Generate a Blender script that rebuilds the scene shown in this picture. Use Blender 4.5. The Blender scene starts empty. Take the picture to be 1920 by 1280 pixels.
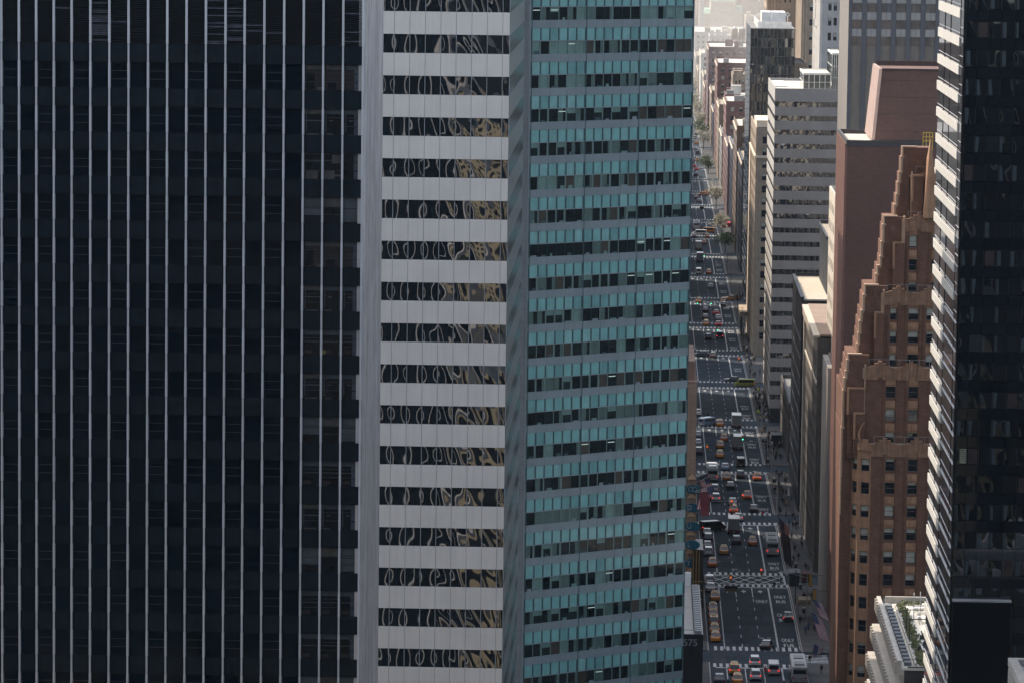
import bpy, math, random
from mathutils import Matrix, Vector
random.seed(11)
S = bpy.context.scene
C = S.collection
R_ = math.radians

# ------------------------------------------------------------------ camera
F, H = 7646.92, 130.0
VPX = Vector((258.0, 841.0, -F)).normalized()            # the avenue's direction seen from the camera
DN = Vector((-850.0, -69270.0, -F)).normalized()
ZC = -DN; ZC = (ZC - VPX * ZC.dot(VPX)).normalized()
XC = VPX.cross(ZC)
RM = Matrix((XC, VPX, ZC))                                # world = RM @ camera vector
cam_d = bpy.data.cameras.new('camera')
cam = bpy.data.objects.new('camera', cam_d); C.objects.link(cam)
cam.matrix_world = Matrix.Translation((0, 0, H)) @ RM.to_4x4()
cam_d.sensor_width = 36.0
cam_d.lens = F / 1920.0 * 36.0
cam_d.clip_start = 1.0
cam_d.clip_end = 20000.0
S.camera = cam

# ------------------------------------------------------------------ light
SUN_EL, SUN_A = 48.0, 33.0     # elevation; how far ahead of "square left of the avenue" the sun stands
sd = Vector((-math.cos(R_(SUN_EL)) * math.cos(R_(SUN_A)), math.cos(R_(SUN_EL)) * math.sin(R_(SUN_A)), math.sin(R_(SUN_EL))))
w = bpy.data.worlds.new('World'); S.world = w; w.use_nodes = True
nt = w.node_tree; nt.nodes.clear()
sky = nt.nodes.new('ShaderNodeTexSky'); sky.sky_type = 'NISHITA'; sky.sun_disc = False
sky.sun_elevation = R_(SUN_EL); sky.sun_rotation = math.atan2(sd.x, sd.y)
sky.air_density = 1.0; sky.dust_density = 2.5; sky.ozone_density = 1.0
hs = nt.nodes.new('ShaderNodeHueSaturation'); hs.inputs['Saturation'].default_value = 0.56
bg = nt.nodes.new('ShaderNodeBackground'); bg.inputs['Strength'].default_value = 0.15
wo = nt.nodes.new('ShaderNodeOutputWorld')
nt.links.new(sky.outputs[0], hs.inputs['Color']); nt.links.new(hs.outputs[0], bg.inputs[0]); nt.links.new(bg.outputs[0], wo.inputs[0])
ld = bpy.data.lights.new('sun', 'SUN'); ld.energy = 2.5; ld.angle = R_(0.5); ld.color = (1.0, 0.87, 0.72)
sun = bpy.data.objects.new('sun', ld); C.objects.link(sun); sun.location = (-300, 100, 400)
sun.rotation_euler = sd.to_track_quat('Z', 'Y').to_euler()
S.view_settings.view_transform = 'Standard'; S.view_settings.look = 'None'
S.view_settings.exposure = 1.15; S.view_settings.gamma = 1.0; S.view_settings.use_curve_mapping = False
S.render.engine = 'CYCLES'
S.cycles.max_bounces = 6; S.cycles.diffuse_bounces = 3; S.cycles.glossy_bounces = 3
S.cycles.volume_bounces = 0

# ------------------------------------------------------------------ measuring helpers (photo pixel -> real place)
def ray(px, py): return RM @ Vector((px - 960.0, 640.0 - py, -F))
def U(px, py, Y):
    d = ray(px, py); t = Y / d.y
    return d.x * t, d.z * t + H
def XX(px, py, Y): return U(px, py, Y)[0]
def ZZ(px, py, Y): return U(px, py, Y)[1]
def G(px, py, Z=0.0):
    d = ray(px, py); t = (Z - H) / d.z
    return d.x * t, d.y * t

# ------------------------------------------------------------------ materials
MATS = {}
def pm(name, col, rough=0.6, var=0.12, scale=0.6, metal=0.0, ior=1.45, bump=0.0, brick=None, streak=0.0, emit=0.0, col2=None, bscale=None, spec=None):
    if name in MATS: return MATS[name]
    m = bpy.data.materials.new(name); m.use_nodes = True; MATS[name] = m
    t = m.node_tree; N = t.nodes; L = t.links
    b = N['Principled BSDF']
    b.inputs['Roughness'].default_value = rough; b.inputs['Metallic'].default_value = metal; b.inputs['IOR'].default_value = ior
    if spec is not None: b.inputs['Specular IOR Level'].default_value = spec
    tc = N.new('ShaderNodeTexCoord')
    nz = N.new('ShaderNodeTexNoise'); nz.inputs['Scale'].default_value = scale; nz.inputs['Detail'].default_value = 6.0
    L.new(tc.outputs['Object'], nz.inputs['Vector'])
    cr = N.new('ShaderNodeMixRGB')
    cr.inputs[1].default_value = (*[max(0, c * (1 - var)) for c in col], 1)
    cr.inputs[2].default_value = (*[min(1, c * (1 + var)) for c in (col2 or col)], 1)
    mr = N.new('ShaderNodeMapRange'); mr.inputs['From Min'].default_value = 0.3; mr.inputs['From Max'].default_value = 0.7
    L.new(nz.outputs['Fac'], mr.inputs['Value']); L.new(mr.outputs[0], cr.inputs[0])
    out = cr.outputs[0]
    if streak:
        mp = N.new('ShaderNodeMapping'); mp.inputs['Scale'].default_value = (2.2, 2.2, 0.06)
        n2 = N.new('ShaderNodeTexNoise'); n2.inputs['Scale'].default_value = 1.0; n2.inputs['Detail'].default_value = 5
        L.new(tc.outputs['Object'], mp.inputs['Vector']); L.new(mp.outputs[0], n2.inputs['Vector'])
        mm = N.new('ShaderNodeMapRange'); mm.inputs['From Min'].default_value = 0.35; mm.inputs['From Max'].default_value = 0.7
        mm.inputs['To Min'].default_value = 1.0 - streak; mm.inputs['To Max'].default_value = 1.0
        L.new(n2.outputs['Fac'], mm.inputs['Value'])
        mu = N.new('ShaderNodeMixRGB'); mu.blend_type = 'MULTIPLY'; mu.inputs[0].default_value = 1
        L.new(out, mu.inputs[1]); L.new(mm.outputs[0], mu.inputs[2]); out = mu.outputs[0]
    if brick:
        sx = N.new('ShaderNodeSeparateXYZ'); cb = N.new('ShaderNodeCombineXYZ'); ad = N.new('ShaderNodeMath')
        L.new(tc.outputs['Object'], sx.inputs[0]); L.new(sx.outputs[0], ad.inputs[0]); L.new(sx.outputs[1], ad.inputs[1])
        L.new(ad.outputs[0], cb.inputs[0]); L.new(sx.outputs[2], cb.inputs[1])
        bt = N.new('ShaderNodeTexBrick'); bt.inputs['Scale'].default_value = 1.0
        bt.inputs['Brick Width'].default_value = brick[0]; bt.inputs['Row Height'].default_value = brick[1]
        bt.inputs['Mortar Size'].default_value = brick[2]
        k = brick[3]
        bt.inputs['Color1'].default_value = (1, 1, 1, 1); bt.inputs['Color2'].default_value = (1 - k, 1 - k, 1 - k, 1)
        bt.inputs['Mortar'].default_value = (brick[4],) * 3 + (1,)
        if len(brick) > 5: bt.offset = brick[5]
        L.new(cb.outputs[0], bt.inputs['Vector'])
        mu = N.new('ShaderNodeMixRGB'); mu.blend_type = 'MULTIPLY'; mu.inputs[0].default_value = 1
        L.new(out, mu.inputs[1]); L.new(bt.outputs[0], mu.inputs[2]); out = mu.outputs[0]
    L.new(out, b.inputs['Base Color'])
    if bump:
        bp = N.new('ShaderNodeBump'); bp.inputs['Strength'].default_value = bump; bp.inputs['Distance'].default_value = 0.05
        n3 = N.new('ShaderNodeTexNoise'); n3.inputs['Scale'].default_value = bscale or scale * 4
        L.new(tc.outputs['Object'], n3.inputs['Vector']); L.new(n3.outputs['Fac'], bp.inputs['Height'])
        L.new(bp.outputs[0], b.inputs['Normal'])
    if emit:
        b.inputs['Emission Color'].default_value = (*col, 1); b.inputs['Emission Strength'].default_value = emit
    return m

# ------------------------------------------------------------------ mesh helpers
BASE = {}
class MB:
    def __init__(s): s.v = []; s.f = []; s.m = []; s.s = []
    def quad(s, a, b, c, d, mi=0, sm=False):
        n = len(s.v); s.v += [tuple(a), tuple(b), tuple(c), tuple(d)]; s.f.append((n, n + 1, n + 2, n + 3)); s.m.append(mi); s.s.append(sm)
    def poly(s, pts, mi=0):
        n = len(s.v); s.v += [tuple(p) for p in pts]; s.f.append(tuple(range(n, n + len(pts)))); s.m.append(mi); s.s.append(False)
    def hexa(s, p, mi=0):
        n = len(s.v); s.v += [tuple(q) for q in p]
        for f in ((0, 3, 2, 1), (4, 5, 6, 7), (0, 1, 5, 4), (1, 2, 6, 5), (2, 3, 7, 6), (3, 0, 4, 7)):
            s.f.append(tuple(n + i for i in f)); s.m.append(mi); s.s.append(False)
    def box(s, x0, x1, y0, y1, z0, z1, mi=0):
        s.hexa([(x0, y0, z0), (x1, y0, z0), (x1, y1, z0), (x0, y1, z0), (x0, y0, z1), (x1, y0, z1), (x1, y1, z1), (x0, y1, z1)], mi)
    def prism(s, pts, z0, z1, mi=0, mtop=None):
        n = len(s.v); k = len(pts)
        s.v += [(p[0], p[1], z0) for p in pts] + [(p[0], p[1], z1) for p in pts]
        for i in range(k):
            j = (i + 1) % k; s.f.append((n + i, n + j, n + k + j, n + k + i)); s.m.append(mi); s.s.append(False)
        s.f.append(tuple(n + k + i for i in range(k))); s.m.append(mi if mtop is None else mtop); s.s.append(False)
        s.f.append(tuple(n + i for i in reversed(range(k)))); s.m.append(mi); s.s.append(False)
    def cyl(s, x, y, z0, z1, r0, r1=None, n=10, mi=0): s.tube((x, y, z0), (x, y, z1), r0, n, mi, r1)
    def tube(s, p, q, r, n=6, mi=0, r1=None):
        p = Vector(p); q = Vector(q); d = (q - p).normalized(); r1 = r if r1 is None else r1
        a = d.orthogonal().normalized(); b = d.cross(a); k = len(s.v)
        for (o, rr) in ((p, r), (q, r1)):
            for i in range(n):
                t = 2 * math.pi * i / n; s.v.append(tuple(o + (a * math.cos(t) + b * math.sin(t)) * rr))
        for i in range(n):
            j = (i + 1) % n; s.f.append((k + i, k + j, k + n + j, k + n + i)); s.m.append(mi); s.s.append(n > 8)
        s.f.append(tuple(k + i for i in reversed(range(n)))); s.m.append(mi); s.s.append(False)
        s.f.append(tuple(k + n + i for i in range(n))); s.m.append(mi); s.s.append(False)
    def build(s, name, mats, parent=None, loc=None):
        if not isinstance(mats, (list, tuple)): mats = [mats]
        me = bpy.data.meshes.new(name)
        o = bpy.data.objects.new(name, me); C.objects.link(o)
        if parent is not None:
            o.parent = parent; b = BASE[parent.name]; BASE[o.name] = b
        else:
            b = Vector(loc) if loc is not None else Vector((0, 0, 0)); o.location = b; BASE[o.name] = b
        me.from_pydata([(v[0] - b.x, v[1] - b.y, v[2] - b.z) for v in s.v], [], s.f)
        for m in mats: me.materials.append(m)
        me.polygons.foreach_set('material_index', s.m); me.polygons.foreach_set('use_smooth', s.s)
        me.update()
        return o
def tag(o, label=None, cat=None, group=None, kind=None):
    if label: o['label'] = label
    if cat: o['category'] = cat
    if group: o['group'] = group
    if kind: o['kind'] = kind
    return o
def thing(name, label, cat, loc, rz=0.0, group=None):
    o = bpy.data.objects.new(name, None); C.objects.link(o)
    o.location = loc; o.rotation_euler = (0, 0, rz); BASE[o.name] = Vector(loc) if rz == 0 else Vector((0, 0, 0))
    return tag(o, label, cat, group)
def put(name, mesh, parent, loc, rz=0.0, mats=None):
    o = bpy.data.objects.new(name, mesh); C.objects.link(o); o.parent = parent
    o.location = Vector(loc) - BASE[parent.name]; o.rotation_euler = (0, 0, rz); BASE[o.name] = Vector((0, 0, 0))
    return o
def copy_thing(root, loc, rz):
    r = root.copy(); C.objects.link(r); r.location = loc; r.rotation_euler = (0, 0, rz)
    for ch in root.children:
        c = ch.copy(); C.objects.link(c); c.parent = r
        for g in ch.children:
            d = g.copy(); C.objects.link(d); d.parent = c
    return r

def facade(mb, o, u, n, us, zs, win, depth, mi=0):
    """one wall with real openings; returns the openings"""
    def pt(a, z, d): return (o[0] + u[0] * a + n[0] * d, o[1] + u[1] * a + n[1] * d, z)
    wins = []
    for j in range(len(zs) - 1):
        z0, z1 = zs[j], zs[j + 1]; st = None
        for i in range(len(us) - 1):
            if win(i, j):
                if st is not None: mb.quad(pt(us[st], z0, 0), pt(us[i], z0, 0), pt(us[i], z1, 0), pt(us[st], z1, 0), mi); st = None
                a, b = us[i], us[i + 1]
                mb.quad(pt(a, z0, 0), pt(a, z1, 0), pt(a, z1, -depth), pt(a, z0, -depth), mi)
                mb.quad(pt(b, z0, 0), pt(b, z0, -depth), pt(b, z1, -depth), pt(b, z1, 0), mi)
                mb.quad(pt(a, z0, 0), pt(a, z0, -depth), pt(b, z0, -depth), pt(b, z0, 0), mi)
                mb.quad(pt(a, z1, 0), pt(b, z1, 0), pt(b, z1, -depth), pt(a, z1, -depth), mi)
                wins.append((a, b, z0, z1))
            elif st is None: st = i
        if st is not None: mb.quad(pt(us[st], z0, 0), pt(us[-1], z0, 0), pt(us[-1], z1, 0), pt(us[st], z1, 0), mi)
    return wins

WCACHE = {}
def window_mesh(wd, ht, style, k):
    """sash window lying in XZ, outside towards -Y. slots: frame, glass, blind"""
    key = (round(wd, 2), round(ht, 2), style, k)
    if key in WCACHE: return WCACHE[key]
    b = MB(); fr = min(0.09, wd * 0.09)
    gl = 1
    if style != 'plain':
        b.box(0, wd, -0.03, 0.02, 0, fr, 0); b.box(0, wd, -0.03, 0.02, ht - fr, ht, 0)
        b.box(0, fr, -0.03, 0.02, fr, ht - fr, 0); b.box(wd - fr, wd, -0.03, 0.02, fr, ht - fr, 0)
    if style == 'sash': b.box(fr, wd - fr, -0.022, 0.02, ht * 0.48, ht * 0.48 + 0.07, 0)
    if style == 'pair': b.box(wd / 2 - 0.04, wd / 2 + 0.04, -0.022, 0.02, fr, ht - fr, 0)
    if style == 'plain': fr = 0
    bl = [0.0, 0.35, 0.5, 0.0, 0.62, 0.2, 0.95, 0.45][k % 8]
    zb = ht - fr - (ht - 2 * fr) * bl
    b.quad((fr, 0.0, fr), (wd - fr, 0.0, fr), (wd - fr, 0.0, zb), (fr, 0.0, zb), 1)
    if bl: b.quad((fr, 0.0, zb), (wd - fr, 0.0, zb), (wd - fr, 0.0, ht - fr), (fr, 0.0, ht - fr), 2)
    me = bpy.data.meshes.new('window')
    me.from_pydata(b.v, [], b.f); me.polygons.foreach_set('material_index', b.m)
    WCACHE[key] = me; return me
WSET = {}
def put_windows(wins, o, u, n, depth, parent, style='sash', mats=None, seed=0, cap=100, blinds=True):
    """every opening gets its own window; beyond the cap the rest go into one part"""
    rnd = random.Random(seed); rz = math.atan2(u[1], u[0]); rest = []
    mats = mats or [M['win_frame'], M['win_glass'], M['win_blind']]
    for idx, (a, b_, z0, z1) in enumerate(wins):
        k = rnd.randrange(8) if blinds else 0
        p = (o[0] + u[0] * a - n[0] * depth, o[1] + u[1] * a - n[1] * depth, z0)
        if idx >= cap: rest.append((p, b_ - a, z1 - z0)); continue
        key = (round(b_ - a, 2), round(z1 - z0, 2), style, k, mats[1].name, mats[0].name, mats[2].name)
        if key not in WSET:
            me = window_mesh(b_ - a, z1 - z0, style, k).copy()
            for m in mats: me.materials.append(m)
            WSET[key] = me
        put('window', WSET[key], parent, p, rz)
    if rest:
        mb = MB()
        for p, wd, ht in rest:
            q = (p[0] + u[0] * wd, p[1] + u[1] * wd)
            mb.quad(p, (q[0], q[1], p[2]), (q[0], q[1], p[2] + ht), (p[0], p[1], p[2] + ht))
        tag(mb.build('window', mats[1], parent), kind='stuff')
def cells(L, n, frac, m0, m1=None):
    """n openings over length L: boundaries and which are openings"""
    m1 = m0 if m1 is None else m1
    p = (L - m0 - m1) / n; us = [0.0]; on = []
    for i in range(n):
        a = m0 + p * i + p * (1 - frac) / 2
        us += [a, a + p * frac]; on.append(2 * i + 1)
    us.append(L); return us, set(on)

M = {}
def mats():
    M['win_frame'] = pm('window frame', (0.10, 0.09, 0.085), 0.5)
    M['win_glass'] = pm('window glass', (0.008, 0.011, 0.016), 0.06, 0.4, 0.5, ior=1.6)
    M['win_blind'] = pm('window blind', (0.36, 0.35, 0.30), 0.7, 0.2, 0.8)
    M['roof_grey'] = pm('grey roof felt', (0.20, 0.20, 0.20), 0.9, 0.25, 0.3)
    M['roof_tan'] = pm('tan roof gravel', (0.32, 0.28, 0.22), 0.9, 0.2, 0.4)
    M['roof_white'] = pm('pale roof membrane', (0.48, 0.45, 0.39), 0.85, 0.12, 0.3)
    M['steel_dark'] = pm('dark painted steel', (0.03, 0.032, 0.035), 0.45)
    M['steel_grey'] = pm('galvanised steel', (0.30, 0.31, 0.32), 0.45, metal=0.3)
    M['white_paint'] = pm('white paint', (0.72, 0.72, 0.70), 0.5)
mats()

def simple_building(name, label, x0, x1, y0, y1, z1, wall, roof=None, front=None, left=None, group=None, depth=0.3, style='sash',
                    wm=None, seed=0, cat='building', parapet=0.9, cap=100, capl=60, blinds=True, z0=0.0):
    """front / left: (columns, width fraction, floor height, window height, sill height, margin)"""
    t = thing(name, label, cat, ((x0 + x1) / 2, y0, z0), group=group)
    mb = MB(); faces = [((x0, y0), (1, 0), (0, -1), x1 - x0, front, cap), ((x0, y1), (0, -1), (-1, 0), y1 - y0, left, capl)]
    todo = []
    for o, u, n, L, spec, cp in faces:
        if spec:
            nc, fr, fh, wh, sill, mg = spec
            us, on = cells(L, nc, fr, mg)
            zs = [z0]; wr = set(); zt = z1 - 1.6
            rows = []
            while zt - wh > z0 + 3: rows.append((zt - wh, zt)); zt -= fh
            for a, b in reversed(rows):
                zs += [a, b]; wr.add(len(zs) - 2)
            zs.append(z1)
            wl = facade(mb, o, u, n, us, zs, lambda i, j: i in on and j in wr, depth)
            wl.sort(key=lambda r: -r[3]); todo.append((wl, o, u, n, cp))
        else:
            a = o; b = (o[0] + u[0] * L, o[1] + u[1] * L)
            mb.quad((a[0], a[1], z0), (b[0], b[1], z0), (b[0], b[1], z1), (a[0], a[1], z1))
    mb.quad((x1, y0, z0), (x1, y1, z0), (x1, y1, z1), (x1, y0, z1)); mb.quad((x0, y1, z0), (x1, y1, z0), (x1, y1, z1), (x0, y1, z1))
    if parapet:
        th = 0.35
        for bx in ((x0, x1, y0, y0 + th), (x0, x1, y1 - th, y1), (x0, x0 + th, y0 + th, y1 - th), (x1 - th, x1, y0 + th, y1 - th)):
            mb.box(*bx, z1, z1 + parapet)
    wo_ = mb.build('wall', wall, t)
    rb = MB(); rb.quad((x0 + .02, y0 + .02, z1 + 0.02), (x1 - .02, y0 + .02, z1 + 0.02), (x1 - .02, y1 - .02, z1 + 0.02), (x0 + .02, y1 - .02, z1 + 0.02))
    rb.build('roof', roof or M['roof_grey'], t)
    for k, (wl, o, u, n, cp) in enumerate(todo): put_windows(wl, o, u, n, depth, t, style, wm, seed + k, cp, blinds)
    return t
# ================================================================== ground
def ground():
    a = pm('far ground', (0.05, 0.05, 0.05), 0.95, 0.3, 0.02)
    mb = MB(); mb.quad((-4000, -1500, -0.01), (4000, -1500, -0.01), (4000, 9000, -0.01), (-4000, 9000, -0.01))
    tag(mb.build('ground', a), 'dark paved city ground under and between the buildings', 'ground', kind='structure')
ground()

# ================================================================== black tower with pale mullions (nearest, left)
def black_tower():
    Y = 330.0; D = 22.0; ZT = 178.0
    xr = XX(683, 88, Y)
    ms = [16, 192, 365, 541, 720, 907, 1097, 1289, 1484, 1676, 1869, 2063, 2259, 2450, 2647, 2845, 3041, 3238, 3436, 3635]
    mx = [XX(q / 5.3333, 3, Y) for q in ms]
    step = mx[1] - mx[0]
    mx = [mx[0] - step * k for k in range(6, 0, -1)] + mx
    x0 = mx[0] - 0.4
    zt = ZZ(682, 88, Y); per = (zt - ZZ(670, 1236, Y)) / 14.0
    sp = 1.50; 
    t = thing('office_tower', 'nearest black glass office tower striped with thin pale vertical mullions', 'tower', ((x0 + xr) / 2, Y, 0))
    blk = pm('black panel', (0.004, 0.009, 0.015), 0.3, 0.25, 0.5, ior=1.4, spec=.15, streak=0.35)
    spn = pm('black spandrel panel', (0.005, 0.013, 0.022), 0.22, 0.25, 0.8, ior=1.4, spec=.2, streak=0.3)
    gls = pm('black tower glass', (0.001, 0.006, 0.013), 0.04, 0.4, 0.3, ior=1.36, spec=.12)
    alu = pm('pale aluminium', (0.58, 0.59, 0.61), 0.42, 0.1, 0.2, streak=0.18)
    rail = pm('dark window rail', (0.018, 0.025, 0.034), 0.4)
    # core + roof + back and left walls
    mb = MB(); mb.box(x0, xr - 0.45, Y + 0.55, Y + D, 0, ZT)
    mb.build('wall', blk, t)
    rb = MB(); rb.box(x0, xr - 0.5, Y + 0.6, Y + D - 0.05, ZT, ZT + 0.4); rb.build('roof', M['roof_grey'], t)
    nlow = int(zt / per)
    kmax = 9
    # floors
    for k in range(-3, 15):                       # spandrels from the louvre floors down to the bottom of what is seen
        z1 = zt - per * k
        if k >= 0:
            b = MB()
            for i in range(len(mx) - 1): b.box(mx[i] + .01, mx[i + 1] - .01, Y, Y + .25, z1 - sp + random.uniform(-.004, .004), z1)
            b.box(x0, mx[0] - .01, Y, Y + .25, z1 - sp, z1)
            b.build('spandrel', spn, t)
            b = MB(); zb = z1 - per; zw = z1 - sp
            n_see = 3
            for i in range(len(mx) - 1 - n_see):
                j = random.uniform(-.012, .012); j2 = random.uniform(-.012, .012)
                a0, a1 = mx[i] + .02, mx[i + 1] - .02
                b.quad((a0, Y + .2 + j, zb), (a1, Y + .2 - j, zb), (a1, Y + .2 - j + j2, zw), (a0, Y + .2 + j + j2, zw), 0)
                if i % 2 == 0:
                    for fz in (0.34, 0.66): b.box(a0, a1, Y + .15, Y + .185, zb + (zw - zb) * fz - .025, zb + (zw - zb) * fz + .025, 1)
            b.build('window_band', [gls, rail], t)
    # louvre floors over the top spandrel
    lv = pm('dark louvre blade', (0.005, 0.009, 0.015), 0.4, 0.2, 0.4); lvb = pm('worn louvre blade', (0.10, 0.11, 0.14), 0.35, 0.5, 1.5)
    for i in range(len(mx) - 1):
        b = MB(); z = zt + 0.06
        worn = {5 + 6: 0.62, 11 + 6: 0.28, 12 + 6: 0.16, 18 + 6: 0.2}.get(i, 0.015)
        while z < zt + per * 1.9:
            mi = 1 if random.random() < worn else 0
            b.hexa([(mx[i] + .01, Y + .05, z), (mx[i + 1] - .01, Y + .05, z), (mx[i + 1] - .01, Y + .3, z + .1), (mx[i] + .01, Y + .3, z + .1),
                    (mx[i] + .01, Y + .05, z + .03), (mx[i + 1] - .01, Y + .05, z + .03), (mx[i + 1] - .01, Y + .3, z + .13), (mx[i] + .01, Y + .3, z + .13)], mi)
            z += 0.15
        b.build('louvre', [lv, lvb], t)
    b = MB(); b.box(x0, xr - 0.5, Y + .05, Y + .5, zt + per * 1.92, ZT - 0.01); b.build('upper_wall', spn, t)
    # mullions, front and back
    for i, x in enumerate(mx):
        b = MB()
        last = i == len(mx) - 1
        for k in range(-13, 24):
            z1 = zt - per * k
            if z1 > ZT or z1 < 5: continue
            w1, w2 = (.066, .082)
            if k < 0: w1 = w2 = .088
            gap = .035 if k % 2 == 0 else 0.0
            b.box(x - w1, x + w1, Y - .28, Y - .001, z1 - sp, z1 - gap)
            b.box(x - w2, x + w2, Y - .28, Y + .2, z1 - per, z1 - sp - .001)
        b.build('mullion', alu, t)
    for x in [mx[0] + 2.7 * q for q in range(2, 16)]:
        if x > xr - 1: break
        b = MB(); b.box(x - .11, x + .11, Y + D, Y + D + .3, 10, ZT); b.build('mullion', alu, t)
    # three see-through bays at the right
    brn = pm('office brown partition', (0.016, 0.010, 0.010), 0.7, 0.4, 1.2); gry = pm('office grey blind', (0.038, 0.048, 0.058), 0.7, 0.3, 1.0)
    pal = pm('office pale blind', (0.055, 0.065, 0.074), 0.7, 0.3, 1.2); tan = pm('office shelf', (0.055, 0.050, 0.045), 0.7, 0.4, 1.5)
    drk = pm('office dark room', (0.003, 0.006, 0.010), 0.2, 0.5, 0.7, ior=1.3); yel = pm('office lime folder', (0.16, 0.16, 0.03), 0.6)
    blu = pm('office blue-grey blind', (0.030, 0.042, 0.060), 0.5, 0.3, 1.0)
    rnd = random.Random(4)
    for k in range(0, 15):
        z1 = zt - per * k - sp; zb = zt - per * (k + 1)
        mode = [0, 1, 2, 3, 0, 1, 4, 1, 3, 4, 1, 3, 4, 4, 3][k]
        for c in range(3):
            i = len(mx) - 4 + c; a0, a1 = mx[i] + .02, mx[i + 1] - .02; W = a1 - a0; hh = z1 - zb
            b = MB()
            b.quad((a0, Y + .3, zb), (a1, Y + .3, zb), (a1, Y + .3, z1), (a0, Y + .3, z1), 0)
            def q(u0, u1, v0, v1, mi, d=.27): b.box(a0 + W * u0, a0 + W * u1, Y + d, Y + d + .02, zb + hh * v0, zb + hh * v1, mi)
            if mode == 0: q(.08 if c == 0 else 0, 1 if c < 2 else .55, .02, .78, 1); q(.1, .9, .8, .98, 3 if c < 2 else 2)
            if mode == 0 and c == 0: q(.12, .55, .05, .7, 0, .25); q(.7, 1, .0, .12, 4, .24)
            if mode == 0 and c == 1: q(.2, .65, .03, .3, 0, .25)
            if mode == 1: q(0, 1, .8, .97, 2 if c else 3); q(.1, .16, .1, .8, 2); q(.0 if c == 0 else .3, .95 if c == 0 else .5, .52, .56, 5)
            if mode == 1 and c < 2: q(.15, .8 if c == 0 else .5, .0, .05, 3, .25)
            if mode == 2 and c < 2: q(.12 if c == 0 else 0, .75 if c == 0 else .6, 0, .32, 3, .25); q(0, .95, .7, .73, 5)
            if mode == 2 and c == 1: q(.45, .9, .6, .95, 4, .25); q(.6, 1, .1, .18, 4, .25)
            if mode == 2: q(.0, .9, .95, 1, 3)
            if mode == 3: q(0, 1, .58 if c != 1 else .62, 1, 5 if c != 1 else 3); q(0, 1 if c == 0 else .8, .3 if c == 0 else .05, .56, 5 if c != 1 else 0, .25)
            if mode == 4: q(0, 1, .78, 1, 2, .26); q(0, .9, .5, .53, 5, .25); q(.1, .5, .05, .2, 1)
            if mode == 4 and k == 6 and c == 1: q(.02, .2, .04, .18, 6, .22)
            if c == 2 and mode != 3: q(.56, 1, .0, .3, 7, .22); q(.56, 1, .34, .63, 7, .22); q(.56, 1, .66, .95, 2, .22)
            for fz in (.33, .66):
                if rnd.random() < .7: b.box(a0, a1, Y + .2, Y + .23, zb + hh * fz - .02, zb + hh * fz + .02, 8)
            b.quad((a0, Y + .3, zb), (a0, Y + .1, zb), (a0, Y + .1, z1), (a0, Y + .3, z1), 0)
            b.build('window', [drk, brn, gry, tan, tan, pal, yel, blu, rail], t)
    # fluted side wall towards the avenue
    con = pm('pale fluted concrete', (0.64, 0.61, 0.59), 0.85, 0.14, 0.5, streak=0.4)
    b = MB(); b.box(xr - .45, xr - .02, Y + .12, Y + D, 0, ZT - .02, 0)
    n = 15; st = (D - .5) / n
    for k in range(n):
        y0 = Y + .3 + st * k
        b.hexa([(xr - .02, y0 + .1, 0), (xr + .16, y0 + .35, 0), (xr + .16, y0 + st - .35, 0), (xr - .02, y0 + st - .1, 0),
                (xr - .02, y0 + .1, ZT), (xr + .16, y0 + .35, ZT), (xr + .16, y0 + st - .35, ZT), (xr - .02, y0 + st - .1, ZT)])
    b.build('fluted_wall', con, t)
black_tower()

# ================================================================== pale banded tower
def pillow(b, x0, x1, Y, z0, z1, A, tx, tz, mi=0, n=9, P=None, W=.002):
    """glass pane with the slight bulge and tilt of a real sealed unit. P maps (u,d,z) to a place"""
    P = P or (lambda a, d, z: (a, Y + d, z)); k = len(b.v)
    wv = [(random.uniform(1.5, 5.5), random.uniform(1.0, 5.0), random.uniform(0, 6.3), random.uniform(-1, 1)) for _ in range(3)]
    for j in range(n + 1):
        for i in range(n + 1):
            u = i / n; v = j / n
            d = -A * (1 - (2 * u - 1) ** 2) * (1 - (2 * v - 1) ** 2) + tx * (u - .5) + tz * (v - .5) + W * sum(c * math.sin(a * u + e * v + p) for a, e, p, c in wv)
            b.v.append(P(x0 + (x1 - x0) * u, d, z0 + (z1 - z0) * v))
    for j in range(n):
        for i in range(n):
            a = k + j * (n + 1) + i
            b.f.append((a, a + 1, a + n + 2, a + n + 1)); b.m.append(mi); b.s.append(True)
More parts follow.
